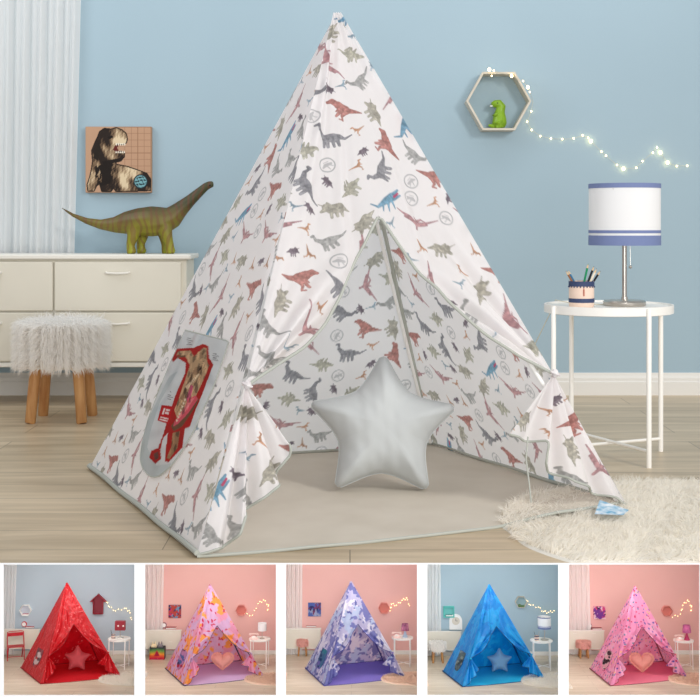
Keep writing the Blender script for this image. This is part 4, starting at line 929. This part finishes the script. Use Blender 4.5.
for s in (-1, 1): MB().tube([(s*.21, -.26, 0), (s*.21, -.02, .46), (s*.20, .20, .88), (s*.15, .21, .90)], .013, 8).obj('front_leg', RED, t, True); MB().tube([(s*.18, .24, 0), (s*.18, -.08, .43)], .013, 8).obj('rear_leg', RED, t, True)
MB().tube([(-.16, .21, .90), (.16, .21, .90)], .013, 8).obj('top_rail', RED, t, True); MB().tube([(-.21, -.19, .12), (.21, -.19, .12)], .01, 8).obj('stretcher', RED, t, True)
p = F.at(76, 508); F.put(t, p, rz=.35, sc=(130*F.unit(p)/.91*1.35, 130*F.unit(p)/.91, 130*F.unit(p)/.91))

PINKS = {}
def pink_room(i, ox, tentargs, pillow, lampf, picf, label_col, dres, hexy, tabl, lampx, phx, rugl, curt, clk, lightp, stool=None):
    w = 'the room with the '+label_col+' tent'; F = Mini(i, ox, 654.3); mini_shell(F, W_PINK, w); mini_curtain(F, curt, w); mini_dresser(F, *dres, w)
    mini_tent(F, *tentargs); mini_rug(F, *rugl, 'small round cream rug beside the '+label_col+' tent', mat('cream_pile', (240, 208, 186), .95))
    if pillow: mini_heart(F, *pillow, 'small peach heart pillow with a ruffle inside the '+label_col+' tent', PEACH)
    mini_table(F, *tabl, w); on_table(F, lampf('small table lamp on the table beside the '+label_col+' tent'), *lampx)
    on_table(F, telephone('small pale pink dial telephone on the side table beside the '+label_col+' tent', 'small pink telephones', mat('pale_pink_plastic', (246, 214, 206), .35)), *phx, -.03)
    mini_hex(F, *hexy, 'small pink hexagon shelf on the wall right of the '+label_col+' tent', PKL, mat('rose_back', (214, 128, 116), .7)); mini_lights(F, lightp, w)
    picf(F); on_dresser(F, simple_clock('tiny clock on the dresser beside the '+label_col+' tent', 'tiny dresser clocks', mat('mauve_metal', (150, 100, 110), .4)), clk, 1.3)
    on_dresser(F, book('tiny dusty red book on the dresser beside the '+label_col+' tent', 'tiny dresser books', mat('dusty_red', (176, 104, 100), .6)), clk+36, 1.2)
    if stool: mini_stool(F, *stool, 'small round pink fur stool in front of the dresser, beside the '+label_col+' tent', PK)
    return F
wl = lambda lab: drum_lamp(lab.replace('table lamp', 'white drum table lamp'), None, bands=False, H=.43, n=24)
F = pink_room(1, 138, ((357, 137), (228, 643), (135, 557), (630, 598), blob_atlas((222, 182, 222), [((252, 176, 90), .24, 8, 'blob'), ((240, 170, 200), .18, 8, 'blob'), ((226, 190, 226), .2, 6, 'blob'), ((252, 168, 80), .13, 5, 'blob'), ((214, 50, 90), .045, 26, 'leaf')], seed=4), 'small pink, orange and lilac patterned teepee tent with red spots', print_mat('pastel_tent_cloth', .6, .45), mat('slate_piping', (70, 66, 96), .6), mat('lilac_mat', (206, 176, 216), .8), blot_pocket((196, 140, 190), [(60, 50, 100), (200, 30, 70), (90, 110, 170)], 6)),
    (417, 572, 108), wl, lambda F: mini_picture(F, 183, 272, 62, 'small dark blue and red square picture beside the pink and orange tent', (40, 48, 92), [(200, 50, 96), (110, 150, 180), (180, 70, 60)], 3), 'pink and orange', (213, 362, 494), (515, 263, 58), (548, 662, 405, 548), (618, 44, .25), (577, 46, .19), (528, 642, 582), 130, 130, [(530, 285), (570, 290), (598, 232), (625, 214), (650, 240), (645, 265)])
t = thing('toy_box', 'small rainbow patterned toy box in front of the dresser beside the pink and orange tent', 'box')
RB = blob_atlas((60, 60, 70), [((90, 170, 80), .3, 3, 'blob')], 1.0, 40, 2); u = np.linspace(0, 1, 30)[None, :]+np.zeros((30, 1)); v = u.T; rb = np.zeros((30, 30, 3)); stops = [(0, (176, 30, 90)), (.25, (214, 60, 50)), (.5, (226, 150, 50)), (.75, (96, 150, 70)), (1, (50, 60, 66))]
for k in range(3): rb[..., k] = np.interp(v+.12*abs(u-.5), [s[0] for s in stops], [s[1][k] for s in stops])
rb[(abs(u-.5)-(.78-v)*.35 < 0.02) & (v > .3) & (v < .78)] = (170, 30, 60)
MB().frame([(-.2, -.17), (.2, -.17), (.2, .17), (-.2, .17)], [(-.19, -.16), (.19, -.16), (.19, .16), (-.19, .16)], .3).obj('side_panels', mat('dark_box', (60, 50, 60), .6), t)
t.children[0].rotation_euler = (PI/2, 0, 0); t.children[0].location = (0, 0, 0); t.children[0].scale = (1, 1, 1)
mbx = MB().box((0, 0, .01), (.4, .34, .02)); mbx.obj('base', DRED, t)
grid('front_panel', np.stack([(u-.5)*.4, -.171+0*u, v*.3], -1), M['mini_print'], t, s2l(rb)); p = F.at(97, 506); s = 74*F.unit(p)/.4; F.put(t, p+Vector((0, .0, 0)), sc=(s, s*.7, s*1.05))
for (x, lab, m, hh) in ((-.08, 'cream plush toy poking out of the rainbow toy box', mat('cream_plush', (240, 226, 186), .9), .40), (.09, 'grey plush toy poking out of the rainbow toy box', mat('grey_plush', (130, 124, 130), .9), .40)):
    tt = thing('plush_toy', lab, 'toy'); MB().lathe([(.03, 0), (.08, .06), (.08, .16), (.06, .22), (.02, .26)], 16).obj('body', m, tt, True); MB().ball((-.02, -.01, .29), .07, 12, (1.2, 1, .85)).obj('head', m, tt, True)
    for e in (-1, 1): MB().lathe([(.022, 0), (.02, .04), (.002, .09)], 8, (-.02+e*.035, 0, .33)).obj('ear', m, tt, True)
    F.put(tt, p+Vector((x*s, .0, .02*s+.01)), sc=s*1.0)
pl = lambda lab: desk_lamp(lab.replace('small table lamp', 'dark purple and pale blue lamp'), None, mat('plum_shade', (110, 44, 84), .6, c2=(220, 140, 170), scale=8), mat('pale_blue_base', (170, 190, 212), .4))
F = pink_room(2, 278, ((362, 121), (228, 643), (135, 556), (637, 598), blob_atlas((240, 236, 246), [((132, 134, 194), .12, 20, 'blob'), ((206, 200, 228), .12, 10, 'blob'), ((104, 108, 176), .07, 14, 'leaf'), ((198, 210, 236), .09, 7, 'blob')], seed=8), 'small white, lavender and blue patterned teepee tent with a violet floor', print_mat('lavender_tent_cloth', .45, .45), mat('indigo_piping', (70, 70, 150), .6), mat('violet_mat', (136, 120, 206), .8), blot_pocket((70, 120, 160), [(30, 70, 120), (50, 140, 160), (120, 110, 190)], 9)),
    None, pl, lambda F: mini_picture(F, 182, 262, 64, 'small dark blue square picture beside the lavender tent', (40, 44, 96), [(120, 60, 100), (150, 160, 190), (80, 100, 170)], 5), 'lavender', (212, 352, 489), (528, 252, 60), (563, 676, 398, 538), (633, 40, .22), (591, 46, .19), (510, 642, 578), 122, 130, [(558, 268), (565, 235), (590, 240), (618, 215), (640, 204), (655, 242)], (122, 494, 76, 402))
ppl = lambda lab: desk_lamp(lab.replace('small table lamp', 'pink patterned lamp with dark pink foot'), None, mat('pink_shade', (226, 120, 170), .6, c2=(150, 70, 120), scale=9), mat('magenta_base', (190, 50, 100), .4))

# room 4: blue tent
R3 = 'the room with the blue tent'
F = Mini(3, 418, 655.5); mini_shell(F, W_BLUE, R3); mini_curtain(F, 112, R3); mini_dresser(F, 214, 368, 499, R3)
mini_tent(F, (353, 136), (220, 648), (122, 571), (632, 604), blob_atlas((12, 152, 226), [((10, 138, 218), .2, 8, 'blob'), ((30, 166, 232), .14, 8, 'blob'), ((60, 168, 228), .04, 10, 'leaf')], seed=6), 'small shiny bright blue teepee tent in the model room with pale blue walls', sat('blue_satin'), mat('navy_piping', (18, 60, 120), .5), mat('turquoise_mat', (40, 176, 216), .5), blot_pocket((90, 110, 110), [(40, 60, 60), (150, 160, 150), (60, 90, 120)], 12))
mini_star(F, 411, 582, 130, 'small grey blue star pillow inside the blue tent', mat('blue_grey_velvet', (122, 162, 192), .8, bump=.2))
mini_rug(F, 512, 656, 585, 'small round white rug beside the blue tent', M['pile']); mini_table(F, 558, 675, 412, 555, R3)
on_table(F, drum_lamp('small lamp with white and blue drum shade on the side table beside the blue tent', None, H=.42, n=28), 630, 66, .245)
c = pencil_cup('small pencil cup beside the lamp, right of the blue tent', None); p = on_table(F, c, 591, 22, .085, -.02)
for k, (dx, m) in enumerate(((-.02, M['dark']), (.02, M['chrome']))):
    o = pencil('%s pencil standing in the small cup right of the blue tent' % ('black', 'grey')[k], None, m, .17); F.put(o, p+Vector((dx*.4, 0, .02)), rot=Matrix.Rotation(dx*14, 4, 'Y'), sc=.8)
p, s = mini_hex(F, 512, 222, 62, 'small white hexagon shelf on the wall right of the blue tent', M['frame_wood'], mat('teal_grey_back', (150, 178, 184), .7))
t = thing('model_boat', 'tiny green ornament inside the hexagon shelf right of the blue tent', 'ornament'); MB().lathe([(.03, 0), (.05, .03), (.04, .07), (.01, .085)], 12, (-.04, 0, 0)).lathe([(.03, 0), (.05, .03), (.04, .05), (.01, .06)], 12, (.05, 0, 0)).obj('body', mat('moss', (96, 128, 84), .7), t, True); t.name = 'ornament'; F.put(t, p+Vector((0, -.05*s, -.135*s)), sc=s)
t = thing('square_shelf', 'teal square box shelf on the wall left of the blue tent', 'shelf'); TEAL = mat('teal_paint', (84, 190, 180), .5); MB().frame([(-.15, -.15), (.15, -.15), (.15, .15), (-.15, .15)], [(-.12, -.12), (.12, -.12), (.12, .12), (-.12, .12)], .09, -.09).obj('frame', TEAL, t); MB().box((0, -.006, 0), (.25, .01, .25)).obj('back_board', mat('teal_back', (110, 190, 186), .6), t); p = F.wall(153, 271); s = 54*F.unit(p)/.3; F.put(t, p, sc=s)
o = book('tiny teal book lying in the square shelf left of the blue tent', None, mat('deep_teal', (30, 120, 120), .5)); F.put(o, p+Vector((0, -.05*s, -.12*s)), sc=(s*1.2, s*.7, s*2))
on_dresser(F, simple_clock('white arched table clock on the dresser left of the blue tent', None, M['white'], True), 188, 1.25)
mini_stool(F, 98, 527, 95, 418, 'small round white fur stool in front of the dresser, left of the blue tent', M['fur'])
mini_lights(F, [(540, 216), (560, 240), (600, 250), (625, 272), (650, 276), (678, 268)], R3)
F = pink_room(4, 560, ((372, 144), (250, 643), (148, 558), (638, 601), blob_atlas((246, 166, 206), [((250, 190, 222), .15, 8, 'blob'), ((110, 90, 180), .022, 46, 'dot'), ((214, 60, 110), .022, 50, 'dot'), ((250, 210, 120), .018, 20, 'dot'), ((80, 150, 170), .02, 20, 'dot')], seed=10), 'small candy pink teepee tent covered in tiny coloured dots in the rightmost model room', print_mat('candy_tent_cloth', .5, .45), mat('mulberry_piping', (150, 70, 90), .6), mat('coral_mat', (232, 124, 146), .8), blot_pocket((236, 190, 200), [(30, 26, 34), (240, 235, 230), (60, 40, 50)], 15)),
    (417, 582, 118), ppl, lambda F: mini_picture(F, 197, 278, 60, 'small pink and black square picture beside the candy pink tent', (214, 70, 130), [(36, 24, 34), (236, 200, 210), (120, 60, 150)], 7), 'candy pink', (222, 365, 494), (530, 267, 57), (567, 672, 412, 550), (632, 44, .22), (594, 46, .19), (540, 645, 585), 145, 145, [(560, 300), (600, 285), (612, 240), (635, 216), (655, 245), (652, 268)], (118, 504, 78, 414))
